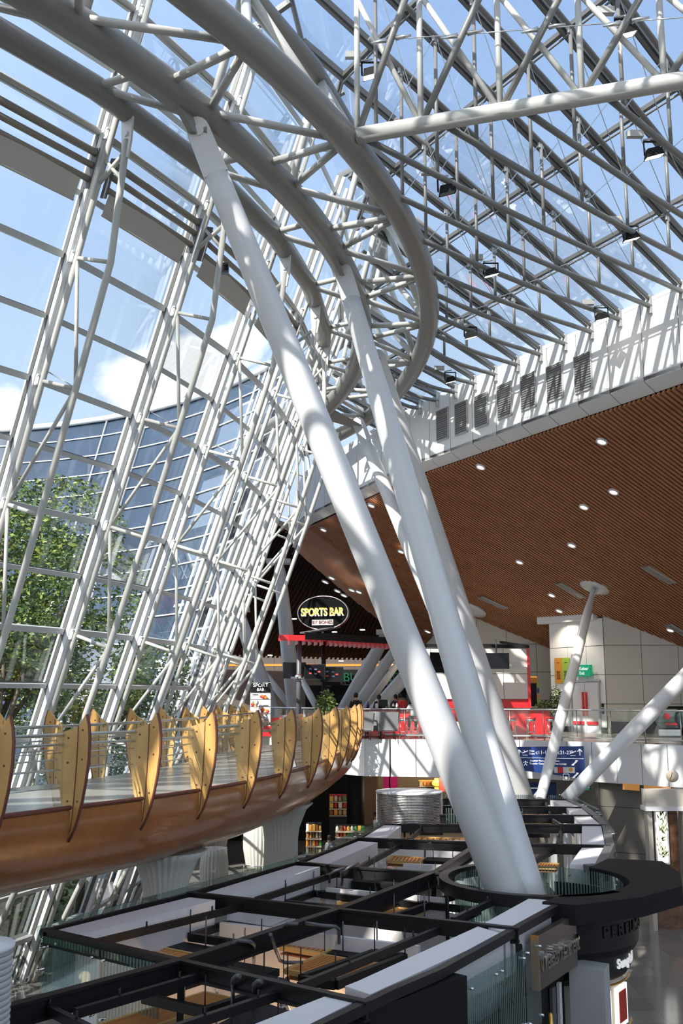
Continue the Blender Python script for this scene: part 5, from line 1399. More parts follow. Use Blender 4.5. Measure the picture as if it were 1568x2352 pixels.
# shop front below it
o = MB()
o.prism([pv(rs(3.6, -.1), FLOOR1), pv(rs(-.1, -.1), FLOOR1), pv(rs(-.1, -.1), -4.5), pv(rs(3.6, -.1), -4.5)], -rn*.1, M_blackp)
SF = tag(o.build('shop_frontage'), 'dark shop front below the bronze sign and striped glass', 'shop front')
for k, (s_, w_, h0, h1, m_, lab) in enumerate(((.25, .10, -6.6, -4.6, M_plwhite, 'narrow pale strip at the end of the dark shop front'), (2.1, .42, -6.3, -5.0, M_lit, 'pale framed poster low on the dark shop front'), (.55, .16, -6.6, -4.6, M_dgrey, 'dark grey upright on the shop front'))):
    o = MB(); o.prism([rs(s_-w_/2, -.08, h0), rs(s_+w_/2, -.08, h0), rs(s_+w_/2, -.08, h1), rs(s_-w_/2, -.08, h1)], rn*.05, m_); o.build('panel', SF)['label'] = lab
for s_, h0, r_, lab in ((1.15, -5.4, .12, 'gold bottle shaped ornament on the dark shop front, upper'), (1.35, -5.95, .14, 'gold bottle shaped ornament on the dark shop front, lower')):
    o = MB(); c = rs(s_, .12, h0); o.lathe(c, [(r_*.8, 0), (r_, .04), (r_, .3), (r_*.6, .38), (r_*.35, .42), (r_*.35, .58), (.001, .6)], M_gold, 20); tag(o.build('bottle_ornament'), lab, 'ornament')

# ---- glass ring opening around the column foot, canopy and drum
RC = V((3.66, 19.8, 0)); RR = 1.66
RO = thing('ring_opening', pv(RC, KH), 'black round rim with striped glass around the foot of the leaning columns', 'opening')
o = MB(); n = 64
o.lathe(pv(RC, KH), [(RR, -.1), (RR, .04), (RR+.17, .04), (RR+.17, -.17), (RR, -.17), (RR, -.1)], M_black, n, arc=(math.radians(80), math.radians(310)), smooth=False); o.build('rim', RO)
o = MB(); A = [pv(RC+V((RR*.93*math.cos(a), RR*.93*math.sin(a), 0)), KH-1.0) for a in [2*math.pi*k/48 for k in range(49)]]; o.strip(A, [p+V((0, 0, 1.0)) for p in A], G_strip, True); o.build('glass_cylinder', RO)
for k in range(8):
    a = 2*math.pi*k/8+.2; p = pv(RC+V((RR*.93*math.cos(a), RR*.93*math.sin(a), 0)), KH-.15); q = pv(RC+V((RR*math.cos(a), RR*math.sin(a), 0)), KH-.15); MB().tube([p, q], .02, M_chrome, 6).build('fixing', RO)
CN_ = thing('black_canopy', pv(RC, KH), 'wide black crescent canopy beside the leaning column foot', 'canopy')
opx = [(1245, 2074), (1320, 2082), (1475, 2063), (1567, 2038), (1562, 2008), (1520, 1980), (1399, 1974), (1396, 1974)]
outer = [kp(*p, KH+.02) for p in opx]
inner = [RC+V((RR*math.cos(math.radians(a)), RR*math.sin(math.radians(a)), KH+.02)) for a in range(42, -92, -8)]
o = MB(); o.prism([p-V((0, 0, .30)) for p in outer+inner], V((0, 0, .32)), M_blackp); o.build('slab', CN_)
DR = thing('shop_drum', pv(RC, FLOOR1), 'black curved shop drum with raised letters over lit display windows', 'drum')
MB().lathe(pv(RC, 0), [(1.72, -4.42), (1.78, -4.3), (1.78, -3.72), (1.7, -3.7)], M_black, 60, arc=(-1.75, 1.2), smooth=False).build('upper_band', DR)
MB().lathe(pv(RC, 0), [(1.55, -4.85), (1.62, -4.75), (1.62, -4.42), (1.55, -4.4)], M_black, 60, arc=(-1.75, 1.2), smooth=False).build('lower_band', DR)
MB().lathe(pv(RC, 0), [(1.46, FLOOR1), (1.46, -4.82)], M_beige, 48, arc=(-1.55, 1.2)).build('column_wall', DR)
def arctext(s, r, z, a0, step, size, m_, par):
    for k, ch_ in enumerate(s):
        a = a0+k*step; n = V((math.cos(a), math.sin(a), 0)); t = V((-math.sin(a), math.cos(a), 0))
        if ch_ != ' ': text('lettering', ch_, pv(RC+n*r, z), Matrix((t, V((0, 0, 1)), n)).transposed(), size, m_, par, .012, bold=.006)
arctext('PERFUMES', 1.79, -4.0, -1.08, .105, .26, M_black, DR); arctext('Sunglasses', 1.64, -4.6, -.80, .075, .22, M_wtext, DR)
for k, (a, z) in enumerate(((-1.05, -5.35), (-1.05, -6.1), (-.6, -5.35), (-.6, -6.1))):
    n = V((math.cos(a), math.sin(a), 0)); t = V((-math.sin(a), math.cos(a), 0)); c = pv(RC+n*1.5, z); Mx = Matrix((t, n, V((0, 0, 1)))).transposed()
    MB().box(c, (.52, .05, .66), M_lit, Mx).build('lit_panel', DR); MB().box(c+n*.03, (.34, .02, .50), M_goods[k % 2*4], Mx).build('picture', DR)
MB().lathe(pv(RC, 0), [(1.6, -6.5), (1.6, -6.2)], M_gold, 30, arc=(-1.3, -.2)).build('gold_shelf', DR)
for z_ in (-4.95, -5.72, -6.45): MB().lathe(pv(RC, z_), [(1.56, 0), (1.6, .02), (1.56, .04)], M_gold, 30, arc=(-1.35, -.2)).build('gold_shelf', DR)
o = MB(); a_ = kp(1262, 2090); o.prism([V((3.75, 17.75, FLOOR1)), V((3.95, 18.2, FLOOR1)), V((3.95, 18.2, -4.4)), V((3.75, 17.75, -4.4))], V((.5, -.32, 0)), M_trans); tag(o.build('shop_pier'), 'plain grey pier between dark shop front and lit drum', 'pier')

# ================================================================ LOWER HALL: dark wall, portal, shops
panelwall('wall_lower', (9.0, 36.4), (13.3, 34.0), FLOOR1, -2.9, 1.8, 1.5, mat('grey brown wall tile', (.17, .155, .13), .45), (-.4, -1), zb=None)
panelwall('wall_lower_side', (7.2, 41.0), (9.0, 36.4), FLOOR1, -2.95, 1.8, 1.5, MATS['grey brown wall tile'], (-1, -.3))
c = aty(1372, 1905, 36.2); T = thing('wall_switch', c, 'red and black alarm buttons on the dark lower wall', 'switch'); MB().box(c+V((0, -.1, .15)), (.10, .05, .3), M_red).build('button', T); MB().box(c+V((0, -.1, -.25)), (.12, .05, .2), M_black).build('switch_plate', T)
c = aty(1146, 1806, 37.2)
c = aty(1350, 1806, 37.0); T = thing('exit_sign', c, 'small dark green exit sign hung below the white fascia', 'sign'); MB().box(c, (.72, .08, .26), M_green).build('sign_box', T); text('lettering', 'Exit', c+V((0, -.06, 0)), Mt, .2, M_wtext, T)
c = aty(1246, 1826, 38.2); T = thing('direction_sign', c, 'dark blue sign with escalator symbol behind the inclined strut', 'sign'); MB().box(c, (1.0, .08, .9), M_blue).build('sign_box', T)
o = MB(); q = c+V((-.3, -.06, 0)); o.bar(q+V((-.12, 0, -.15)), q+V((.12, 0, .15)), .07, .01, M_wtext, up=V((0, -1, 0)))
for a, b in (((-.2, -.25), (.2, -.25)), ((.2, -.25), (.2, .25)), ((.2, .25), (-.2, .25)), ((-.2, .25), (-.2, -.25))): o.bar(q+V((a[0], 0, a[1])), q+V((b[0], 0, b[1])), .03, .01, M_wtext, up=V((0, -1, 0)))
o.build('symbol', T)
# stone portal with floral panel
Yp = 31.5
def pp(px, py, Y=Yp): return aty(px, py, Y)
T = thing('stone_portal', pv(pp(1520, 1900), FLOOR1), 'beige stone portal with brown marble and a lit floral panel', 'portal')
x0_, x1_, x2_, x3_ = pp(1484, 1900).x, pp(1494, 1900).x, pp(1556, 1900).x, pp(1590, 1900).x
zt2 = pp(1500, 1858).z; ztop2 = pp(1500, 1812).z
MB().box(((x0_+x1_)/2, Yp, (FLOOR1+zt2)/2), (x1_-x0_, .4, zt2-FLOOR1), M_beige).build('jamb', T)
MB().box(((x2_+x3_)/2+.1, Yp, (FLOOR1+zt2)/2), (x3_-x2_, .4, zt2-FLOOR1), M_beige).build('jamb', T)
MB().box(((x0_+x3_)/2, Yp-.05, (zt2+ztop2)/2), (x3_-x0_+.1, .45, ztop2-zt2), M_beige).build('lintel', T)
MB().box(((x0_+x3_)/2, Yp-.1, zt2+.04), (x3_-x0_+.2, .6, .12), M_plwhite).build('ledge', T)
MB().box(((x1_+x2_)/2, Yp+.1, (FLOOR1+zt2)/2), (x2_-x1_, .2, zt2-FLOOR1), M_marble).build('marble_slab', T)
ca = pp(1518, 1922); wq, hq = .30, 1.45
MB().box((ca.x, Yp-.04, ca.z), (wq+.1, .08, hq+.1), M_plwhite).build('panel_frame', T)
MB().box((ca.x, Yp-.09, ca.z), (wq, .03, hq), M_lit).build('lit_panel', T)
o = MB(); r_ = random.Random(4)
for k in range(44):
    u, v = r_.uniform(-.11, .11), r_.uniform(-.66, .66); a = r_.uniform(.3, 2.4); L_ = r_.uniform(.12, .25); p = V((ca.x+u, Yp-.11, ca.z+v)); d = V((math.cos(a), 0, math.sin(a))); q = V((-d.z, 0, d.x))
    tip = p+d*L_; tip.x = max(ca.x-.15, min(ca.x+.15, tip.x)); o.prism([p, p+d*L_*.5+q*.02, tip, p+d*L_*.5-q*.02], V((0, -.006, 0)), M_olive)
o.build('leaf_motif', T)
# black round column and shops in the depth
c = aty(815, 1860, 47); o = MB(); o.lathe((c.x, c.y, FLOOR1), [(.42, 0), (.42, 4.0)], M_blackp, 28); tag(o.build('round_column'), 'thick black round column under the white mezzanine edge', 'column')
c = aty(828, 1860, 60); o = MB(); o.box((c.x+1.5, 62, -4.9), (3.2, .2, 3.8), M_plwhite); tag(o.build('shop_wall'), 'bright white far wall behind the black round column', 'partition')
Ysh = 52
def shelf(px0, px1, py0, py1, Y, cols, rows, lab, grp, back):
    a, b = aty(px0, py1, Y), aty(px1, py1, Y); z1_ = aty(px0, py0, Y).z; z0_ = max(FLOOR1, a.z)
    T = thing('shop_shelf', ((a.x+b.x)/2, Y, FLOOR1), lab, 'shelf')
    MB().box(((a.x+b.x)/2, Y+.2, (z0_+z1_)/2), (b.x-a.x, .06, z1_-z0_), back).build('back_panel', T)
    for r_ in range(rows):
        z = z0_+(z1_-z0_)*(r_+.05)/rows; MB().box(((a.x+b.x)/2, Y, z-.03), (b.x-a.x, .45, .04), M_cbeige).build('shelf_board', T)
    MB().box(((a.x+b.x)/2, Y, (FLOOR1+z0_)/2), (b.x-a.x, .4, max(.05, z0_-FLOOR1-.06)), M_blackp).build('plinth', T)
    for r_ in range(rows):
        z = z0_+(z1_-z0_)*(r_+.05)/rows
        for k in range(cols):
            w_ = (b.x-a.x)/cols; hh = min((z1_-z0_)/rows*.8, R.uniform(.18, .36)); o = MB(); x_ = a.x+w_*(k+.5)
            m_ = R.choice(M_goods)
            if R.random() < .5: o.box((x_, Y-.05, z+hh/2), (w_*.8, .2, hh), m_)
            else: o.lathe((x_, Y-.05, z), [(w_*.36, 0), (w_*.4, hh*.1), (w_*.4, hh*.75), (w_*.2, hh*.9), (w_*.2, hh)], m_, 10)
            tag(o.build('packaged_goods'), 'small colourful packages on the '+grp, 'package', 'packages on the '+grp)
shelf(962, 1014, 1792, 1818, 52, 6, 2, 'yellow lit shop shelf under the mezzanine beside the fruit posters', 'yellow lit shop shelf', M_goods[1])
def poster(px0, px1, py0, py1, Y, m_, lab, fruit=True):
    a, b = aty(px0, py0, Y), aty(px1, py1, Y); c = (a+b)/2; T = thing('fruit_poster', c, lab, 'poster')
    MB().box(c, (abs(b.x-a.x), .05, abs(a.z-b.z)), m_).build('board', T)
    if fruit:
        o = MB(); o.lathe(c+V((0, -.04, .08)), [(.01, -.02), (.25, .0), (.2, .02), (.001, .03)], M_goods[1], 18, ax=Matrix(((1.1, 0, 0), (0, 0, -1), (0, .75, .0)))); o.build('fruit_picture', T)
        MB().box(c+V((0, -.035, -.34)), (abs(b.x-a.x)*.6, .01, .07), M_goods[0]).build('caption', T)
poster(1022, 1042, 1786, 1818, 51, M_blackp, 'black poster with a yellow fruit beside the front column'); poster(1008, 1021, 1786, 1818, 51.1, M_goods[0], 'red poster between shelf and black fruit poster', False); poster(997, 1008, 1787, 1818, 51.2, M_goods[1], 'yellow poster with a fruit slice next to the red one')
for px, w_, lab in ((888, .35, 'magenta pillar panel under the mezzanine, wider'), (903, .45, 'magenta pillar panel under the mezzanine, beside the shop')):
    c = aty(px, 1800, 54); o = MB(); o.box((c.x, 54, -5.0), (w_, .1, 3.6), M_pink); tag(o.build('pillar_panel'), lab, 'panel')
c = aty(970, 1800, 55.5); o = MB(); o.box((c.x, 56, -5.0), (6.5, .2, 3.8), M_goods[6]); tag(o.build('shop_wall'), 'tan back wall of the far shop under the mezzanine', 'partition')
shelf(702, 738, 1890, 1960, 41.5, 5, 4, 'dark shop display of jars beside the sunlit fluted column', 'jar display by the fluted column', M_blackp)
shelf(770, 838, 1895, 1935, 40, 8, 3, 'low shop display of snacks before the black round column', 'snack display before the black column', M_blackp)
shelf(756, 796, 1825, 1872, 46, 4, 3, 'red shop cabinet under the walkway end', 'red shop cabinet', M_red)
o = MB(); c = aty(735, 1850, 49); o.box((c.x-2, 50, -5.2), (6.5, .2, 3.2), M_blackp); tag(o.build('shop_wall'), 'dark back wall of the sweets shop under the walkway end', 'partition')
# ================================================================ PLANTS ON THE MEZZANINE
def potplant(px, py, Y, h, rad, lab, white=False, base=None, n=700):
    c = aty(px, py, Y); z0 = FLOOR2 if base is None else base; T = thing('potted_plant', (c.x, c.y, z0), lab, 'plant')
    MB().lathe((c.x, c.y, z0), [(.16, 0), (.22, .35), (.20, .38), (.15, .34)], M_blackp, 18).build('pot', T)
    o = MB(); top = V((c.x, c.y, z0+h)); o.tube([V((c.x, c.y, z0+.3)), V((c.x+.03, c.y, z0+h*.6)), top], [.03, .022, .008], M_trunk, 6)
    for k in range(5): a = k*1.3; o.tube([V((c.x, c.y, z0+h*.45)), V((c.x+math.cos(a)*rad*.6, c.y+math.sin(a)*rad*.6, z0+h*(.6+.08*k)))], [.014, .005], M_trunk, 5)
    o.build('stem', T)
    o = MB(); leafcloud(o, (c.x, c.y, z0+h*.68), rad, n, .11, (M_leaf, M_leaf2), (1, 1, h*.36/rad), int(px), .2)
    o.build('leaves', T, recalc=False)
    if white:
        o = MB(); leafcloud(o, (c.x+.1, c.y-.05, z0+h*.85), rad*.7, 120, .09, (M_cwhite, M_leaf), (1, 1, .8), 5, .3); o.build('pale_flowers', T, recalc=False)
potplant(748, 1640, 37.0, 1.75, .34, 'leafy potted shrub standing before the oval sign pole behind the walkway ribs', n=900)
potplant(522, 1620, 41.0, 1.3, .35, 'potted shrub beside the glass wall left of the food banner'.replace('left of', 'next to'), n=500)
potplant(548, 1640, 42.0, 1.0, .28, 'small potted shrub between glass wall and food banner', n=300)
potplant(1250, 1615, 41.4, 1.45, .42, 'potted shrub with small leaves behind the red counter by the dark menu board', n=700)
potplant(1277, 1600, 41.0, 1.95, .30, 'pale flowered tall plant beside the inclined strut and red counter', True, n=450)
# dark menu board and coloured brochure stand
c = aty(1222, 1590, 43.0); T = thing('menu_board', c, 'dark chalk style board with yellow top beside the red bordered wall', 'board')
MB().box(c+V((0, 0, -.1)), (.36, .06, .95), M_blackp).build('dark_board', T); MB().box(c+V((0, .05, .48)), (.5, .05, .35), M_orange).build('yellow_top', T)
for k, m_ in enumerate((M_lime, M_blue, M_orange, M_lime)): MB().box(c+V((.24, 0, .32-.25*k)), (.09, .06, .2), m_).build('colour_tab', T)

# ================================================================ PEOPLE
def skin_obj(name, joints, edges, m, parent, sub=2, smooth=True):
    me = bpy.data.meshes.new(name); me.from_pydata([j[0] for j in joints], edges, [])
    o = bpy.data.objects.new(name, me); COL.objects.link(o)
    md = o.modifiers.new('s', 'SKIN'); md.use_smooth_shade = True
    o.modifiers.new('u', 'SUBSURF').levels = sub
    for i, (p, r) in enumerate(joints):
        sv = me.skin_vertices[0].data[i]; sv.radius = (r, r) if not isinstance(r, tuple) else r; sv.use_root = (i == 0)
    bpy.context.view_layer.update(); dg = bpy.context.evaluated_depsgraph_get()
    m2 = bpy.data.meshes.new_from_object(o.evaluated_get(dg)); bpy.data.objects.remove(o)
    m2.materials.clear(); m2.materials.append(m)
    for p in m2.polygons: p.use_smooth = True; p.material_index = 0
    o = bpy.data.objects.new(name, m2); COL.objects.link(o); o['_o'] = (0, 0, 0)
    if parent is not None: o.parent = parent
    return o
def person(loc, yaw, lab, pose='stand', top=None, bottom=None, hair=None, H=1.68, apron=None, cap=None, lean=0., group=None):
    """root empty at the feet; local x right, y forward, z up"""
    T = thing('person', loc, lab, 'person', group); T.rotation_euler = (0, 0, yaw)
    s = H/1.7; hz = .92*s
    sit = pose == 'sit'
    if sit: hz = .80*s
    ln = V((0, lean, 0)); tor = .50*s
    pel = V((0, 0, hz)); ch = pel+V((0, .02+lean*.5, tor*.75)); nk = pel+V((0, .02+lean, tor)); hd = nk+V((0, .04+lean*.2, .14*s)); tp = hd+V((0, .01, .10*s))
    J = [(pel, .13*s), (pel+V((0, lean*.2, tor*.35)), (.135*s, .10*s)), (ch, (.16*s, .11*s)), (nk, .055*s), (hd, (.078*s, .092*s)), (tp, (.065*s, .075*s))]
    E = [(0, 1), (1, 2), (2, 3), (3, 4), (4, 5)]
    shirt = [(pel+V((0, 0, -.04)), .165*s), (pel+V((0, lean*.2, tor*.35)), (.17*s, .135*s)), (ch, (.205*s, .15*s)), (nk+V((0, 0, -.01)), .095*s)]; SE = [(0, 1), (1, 2), (2, 3)]
    trou = [(pel+V((0, 0, .03)), .145*s)]; TE = []
    for sg in (-1, 1):
        sh = ch+V((.17*s*sg, 0, .04*s)); 
        if pose in ('stand', 'walk'):
            el = sh+V((.05*sg, -.02+(.12 if pose == 'walk' and sg > 0 else 0), -.27*s)); wr = el+V((0, .10, -.23*s)) if pose == 'walk' or sg < 0 else el+V((-.06, .2, -.05*s))
        elif pose == 'work': el = sh+V((.04*sg, .10, -.24*s)); wr = el+V((-.06*sg, .23, .02*s))
        else: el = sh+V((.06*sg, .14, -.20*s)); wr = el+V((-.10*sg, .22, .0))
        d = (wr-el).normalized(); hn = wr+d*.07
        b = len(J); J += [(sh, .055*s), (el, .04*s), (wr, .027*s), (hn, (.036*s, .02*s))]; E += [(2, b), (b, b+1), (b+1, b+2), (b+2, b+3)]
        side = d.cross(V((0, 0, 1))); side = side.normalized() if side.length > .1 else V((1, 0, 0))
        for q in range(4):   # four curled fingers and a thumb
            f0 = hn+d*.03+side*(q-1.5)*.018; b2 = len(J); J += [(f0+d*.03, .009), (f0+d*.055-V((0, 0, .018)), .008)]; E += [(b+3, b2), (b2, b2+1)]
        b2 = len(J); J += [(wr+d*.05+side*.04*-sg, .010), (wr+d*.085+side*.05*-sg, .009)]; E += [(b+3, b2), (b2, b2+1)]
        c = len(shirt); shirt += [(sh, .088*s), (sh+(el-sh)*.9, .066*s)]; SE += [(2, c), (c, c+1)]
        hp = pel+V((.09*s*sg, 0, -.03))
        if sit: kn = hp+V((.04*sg, .38*s, .0)); an = kn+V((0, -.06, -.40*s)); toe = an+V((0, .16, -.05))
        elif pose == 'walk': kn = hp+V((0, .12*sg, -.42*s)); an = V((hp.x, kn.y+(-.12 if sg < 0 else .04), .09)); toe = an+V((0, .16, -.05))
        else: kn = hp+V((.01*sg, .02, -.42*s)); an = V((hp.x+.01*sg, 0, .09)); toe = an+V((.01*sg, .16, -.05))
        c = len(J); J += [(hp, .085*s), (kn, .055*s), (an, .035*s), (toe, (.035*s, .025*s))]; E += [(0, c), (c, c+1), (c+1, c+2), (c+2, c+3)]
        c = len(trou); trou += [(hp, .10*s), (kn, .07*s), (an+V((0, 0, .03)), .052*s)]; TE += [(0, c), (c, c+1), (c+1, c+2)]
    def loc_(L): return [(p, r) for p, r in L]
    body = skin_obj('body', loc_(J), E, M_skin, T); skin_obj('shirt', loc_(shirt), SE, top or M_cblack, T); skin_obj('trousers', loc_(trou), TE, bottom or M_cblack, T)
    for k_, (p_, r_) in enumerate(J):
        if r_ == (.035*s, .025*s): skin_obj('shoe', [(J[k_-1][0]+V((0, 0, -.02)), .055*s), (p_+V((0, .02, 0)), (.055*s, .04*s))], [(0, 1)], M_cblack, T, 1)
    o = MB(); 
    o.lathe(hd+V((0, -.012, .02)), [(.03, -.10*s), (.078*s, -.06*s), (.092*s, 0), (.088*s, .06*s), (.06*s, .105*s), (.001, .125*s)], cap or hair or M_hairb, 18)
    h = o.build('hair' if not cap else 'cap', None); h.location = h.location; 
    h.parent = T
    f = MB(); fc = hd+V((0, .085*s, 0))
    f.lathe(fc+V((0, .008, -.01)), [(.001, .02), (.012, 0), (.001, -.02)], M_skin, 8); 
    for sg in (-1, 1): f.lathe(fc+V((.03*sg, -.002, .02)), [(.001, -.007), (.008, 0), (.001, .007)], M_hairb, 8); f.lathe(hd+V((.082*sg*s, 0, 0)), [(.001, -.03), (.014, 0), (.001, .03)], M_skin, 8)
    f.box(fc+V((0, 0, -.045)), (.04, .01, .008), M_goods[0]); 
    g = f.build('face_features', None); g.parent = T
    # boots/shoes
    for sg, idx in ((-1, None), (1, None)): pass
    if apron:
        a = MB(); q = pel+V((0, .145*s, 0)); a.prism([q+V((-.15, lean*.3, .32)), q+V((.15, lean*.3, .32)), q+V((.19, 0, -.38)), q+V((-.19, 0, -.38))], V((0, .015, 0)), apron); g = a.build('apron', None); g.parent = T
    return T
P_ = aty
def at_floor(px, Y, z=FLOOR2): c = aty(px, 1640, Y); return V((c.x, Y, z))
person(at_floor(818, 40.1), .3, 'person in black shirt standing at the bar counter, seen from the side', 'work', M_cblack, M_cblack, H=1.74)
person(at_floor(872, 42.2), 3.0, 'person in black leaning over the till behind the bar', 'work', M_cblack, M_cblack, lean=.22, H=1.66)
person(at_floor(912, 43.0), 2.7, 'person in dark clothes half hidden behind the red shirted one', 'work', M_cblack, M_cblack, lean=.1, H=1.68)
person(at_floor(927, 42.0), 2.2, 'person in red shirt working behind the bar counter', 'work', M_cred, M_cblack, lean=.12, H=1.72)
person(at_floor(951, 39.45), .15, 'person in striped white shirt and black cap sitting on a bar stool', 'sit', M_stripecloth, M_cblack, lean=.06, cap=M_hairb, H=1.72)
person(at_floor(583, 40.2)+V((0, 0, -.05)), -.9, 'grey haired person in white shirt sitting by the food banner', 'sit', M_cwhite, M_cbeige, hair=M_hairg, lean=.05, H=1.62)
person(V((aty(865, 1860, 46).x, 46, FLOOR1)), 1.2, 'person in white top and beige trousers walking on the ground floor beside the round drum', 'walk', M_cwhite, M_cbeige, H=1.75)
person(V((aty(753, 1900, 39.5).x, 39.5, FLOOR1)), -1.3, 'shop worker in white shirt and red apron at the jars on the ground floor', 'work', M_cwhite, M_red, apron=M_red, H=1.62)
person(V((aty(858, 1890, 38).x, 38, FLOOR1)), 1.9, 'dark haired person low beside the round drum, mostly hidden', 'work', M_goods[4], M_cblack, H=1.5)
person(V((aty(923, 1800, 50).x, 50, FLOOR1)), 2.9, 'person in white at the far shop counter under the mezzanine', 'work', M_cwhite, M_cblack, H=1.66)
person(V((aty(946, 1800, 50).x, 50, FLOOR1)), 2.4, 'person in yellow green shirt and white cap at the far shop', 'work', M_cyel, M_cblack, cap=M_cwhite, H=1.6)
# small things on the bar
for px, h_, m_, lab in ((845, .28, M_blue, 'blue drink bottle on the bar counter'), (880, .22, M_black, 'black till screen on the bar counter'), (893, .3, M_goods[3], 'clear bottle on the bar counter near the staff'),
                        (903, .2, M_chrome, 'small steel shaker on the bar counter'), (911, .2, M_goods[3], 'small glass on the bar counter beside the shaker'), (865, .16, M_goods[3], 'napkin holder on the bar counter')):
    x = aty(px, 1640, 41.0).x; z = FLOOR2+1.13
    o = MB()
    if 'till' in lab: o.box((x, 41, z+.05), (.1, .1, .1), m_); o.box((x, 40.98, z+.2), (.34, .04, .26), m_)
    elif 'napkin' in lab: o.box((x, 41, z+.08), (.12, .12, .16), m_); o.box((x, 41, z+.17), (.08, .08, .02), M_chrome)
    else: o.lathe((x, 41, z), [(.05, 0), (.055, h_*.6), (.02, h_*.8), (.02, h_), (.001, h_)], m_, 12)
    tag(o.build('bar_item' if 'till' not in lab else 'till_screen'), lab, 'bottle' if 'bottle' in lab else 'bar item')
# light of the kiosk and shop lamps, hall downlights, and one added fill
def plamp(loc, e, col, r=.12, kind='POINT'):
    l = bpy.data.lights.new('lamp_light', kind); l.energy = e; l.color = col; l.shadow_soft_size = r
    o = bpy.data.objects.new('lamp_light', l); COL.objects.link(o); o.location = loc; return o
for px, py, lab in ((745, 2285, 'glowing warm pendant lamp between the brick wall and the near parapet'), (650, 2325, 'glowing warm pendant lamp at the bottom of the picture'), (560, 2290, 'glowing warm lamp under the nearest cross beam')):
    c = ath(px, py, -4.55); T = thing('pendant_lamp', c, lab, 'lamp', 'warm pendant lamps in the kiosk')
    MB().lathe(c, [(.03, .16), (.05, .14), (.13, 0), (.12, 0)], M_chrome, 18, capb=False).build('lamp_shade', T)
    MB().lathe(c, [(.001, -.02), (.05, .02), (.001, .07)], M_lamp, 12).build('bulb', T)
    MB().tube([c+V((0, 0, .15)), c+V((0, 0, 1.0))], .008, M_black, 5).build('cord', T)
    plamp(c-V((0, 0, .25)), 12, (1, .62, .32), .1)
for x, y, z, e in ((3, 25, -4.6, 10), (5, 50, -3.7, 220), (-1.5, 40, -3.6, 90), (.5, 58, -3.6, 300)): plamp((x, y, z), e, (1, .85, .7), .2)  # the farthest one is added fill to brighten the white wall
for p in ((1194, 1288), (1342, 1161), (1285, 1400), (983, 1448)):
    c = on_ceil(*p); o = plamp(c-V((0, 0, .3)), 260, (1, .86, .68), .12, 'SPOT'); o.data.spot_size = 2.2; o.data.spot_blend = .6
#LIGHTS_CAM
cam = bpy.data.cameras.new('camera'); co = bpy.data.objects.new('camera', cam); COL.objects.link(co)
cam.sensor_fit = 'VERTICAL'; cam.sensor_height = 36; cam.lens = 36*FPX/2352
cam.clip_start = .1; cam.clip_end = 500
co.location = (0, 0, 0); co.rotation_euler = (math.pi/2+TH, 0, 0); sc.camera = co

w = bpy.data.worlds.new('sky'); sc.world = w; w.use_nodes = True; nt = w.node_tree; nt.nodes.clear()
out = nt.nodes.new('ShaderNodeOutputWorld'); bg = nt.nodes.new('ShaderNodeBackground')
tc = nt.nodes.new('ShaderNodeTexCoord'); sp = nt.nodes.new('ShaderNodeSeparateXYZ'); nt.links.new(tc.outputs['Generated'], sp.inputs[0])
cr = nt.nodes.new('ShaderNodeValToRGB'); e = cr.color_ramp.elements
e[0].position = 0; e[0].color = (.20, .22, .20, 1); e[1].position = 1; e[1].color = (.20, .36, .74, 1)
for p_, c_ in ((.02, (.55, .66, .78, 1)), (.25, (.56, .72, .92, 1)), (.5, (.40, .57, .88, 1)), (.75, (.28, .46, .82, 1))):
    x = cr.color_ramp.elements.new(p_); x.color = c_
nt.links.new(sp.outputs['Z'], cr.inputs[0])
# clouds
mp = nt.nodes.new('ShaderNodeMapping'); mp.inputs['Scale'].default_value = (1, 1, 1.7)
nt.links.new(tc.outputs['Generated'], mp.inputs[0])
nz = nt.nodes.new('ShaderNodeTexNoise'); nz.inputs['Scale'].default_value = 5.5; nz.inputs['Detail'].default_value = 8; nz.inputs['Roughness'].default_value = .6
nt.links.new(mp.outputs[0], nz.inputs['Vector'])
def dirblob(px, py, rad, soft):
    d = ray(px, py).normalized()
    dp = nt.nodes.new('ShaderNodeVectorMath'); dp.operation = 'DISTANCE'; dp.inputs[1].default_value = d
    nm = nt.nodes.new('ShaderNodeVectorMath'); nm.operation = 'NORMALIZE'; nt.links.new(tc.outputs['Generated'], nm.inputs[0])
    nt.links.new(nm.outputs[0], dp.inputs[0])
    mr = nt.nodes.new('ShaderNodeMapRange'); mr.inputs[1].default_value = rad; mr.inputs[2].default_value = rad+soft; mr.inputs[3].default_value = .35; mr.inputs[4].default_value = 0
    nt.links.new(dp.outputs['Value'], mr.inputs[0]); return mr.outputs[0]
acc = nz.outputs['Fac']
for b_ in ((300, 885, .018, .03), (400, 862, .018, .03), (480, 835, .012, .03), (560, 790, .010, .03), (15, 950, .012, .02)):
    ad = nt.nodes.new('ShaderNodeMath'); ad.operation = 'ADD'; nt.links.new(acc, ad.inputs[0]); nt.links.new(dirblob(*b_), ad.inputs[1]); acc = ad.outputs[0]
mr = nt.nodes.new('ShaderNodeMapRange'); mr.inputs[1].default_value = .66; mr.inputs[2].default_value = .86
nt.links.new(acc, mr.inputs[0])
mx = nt.nodes.new('ShaderNodeMix'); mx.data_type = 'RGBA'; mx.inputs['B'].default_value = (1.25, 1.28, 1.32, 1)
nt.links.new(mr.outputs[0], mx.inputs['Factor']); nt.links.new(cr.outputs[0], mx.inputs['A'])
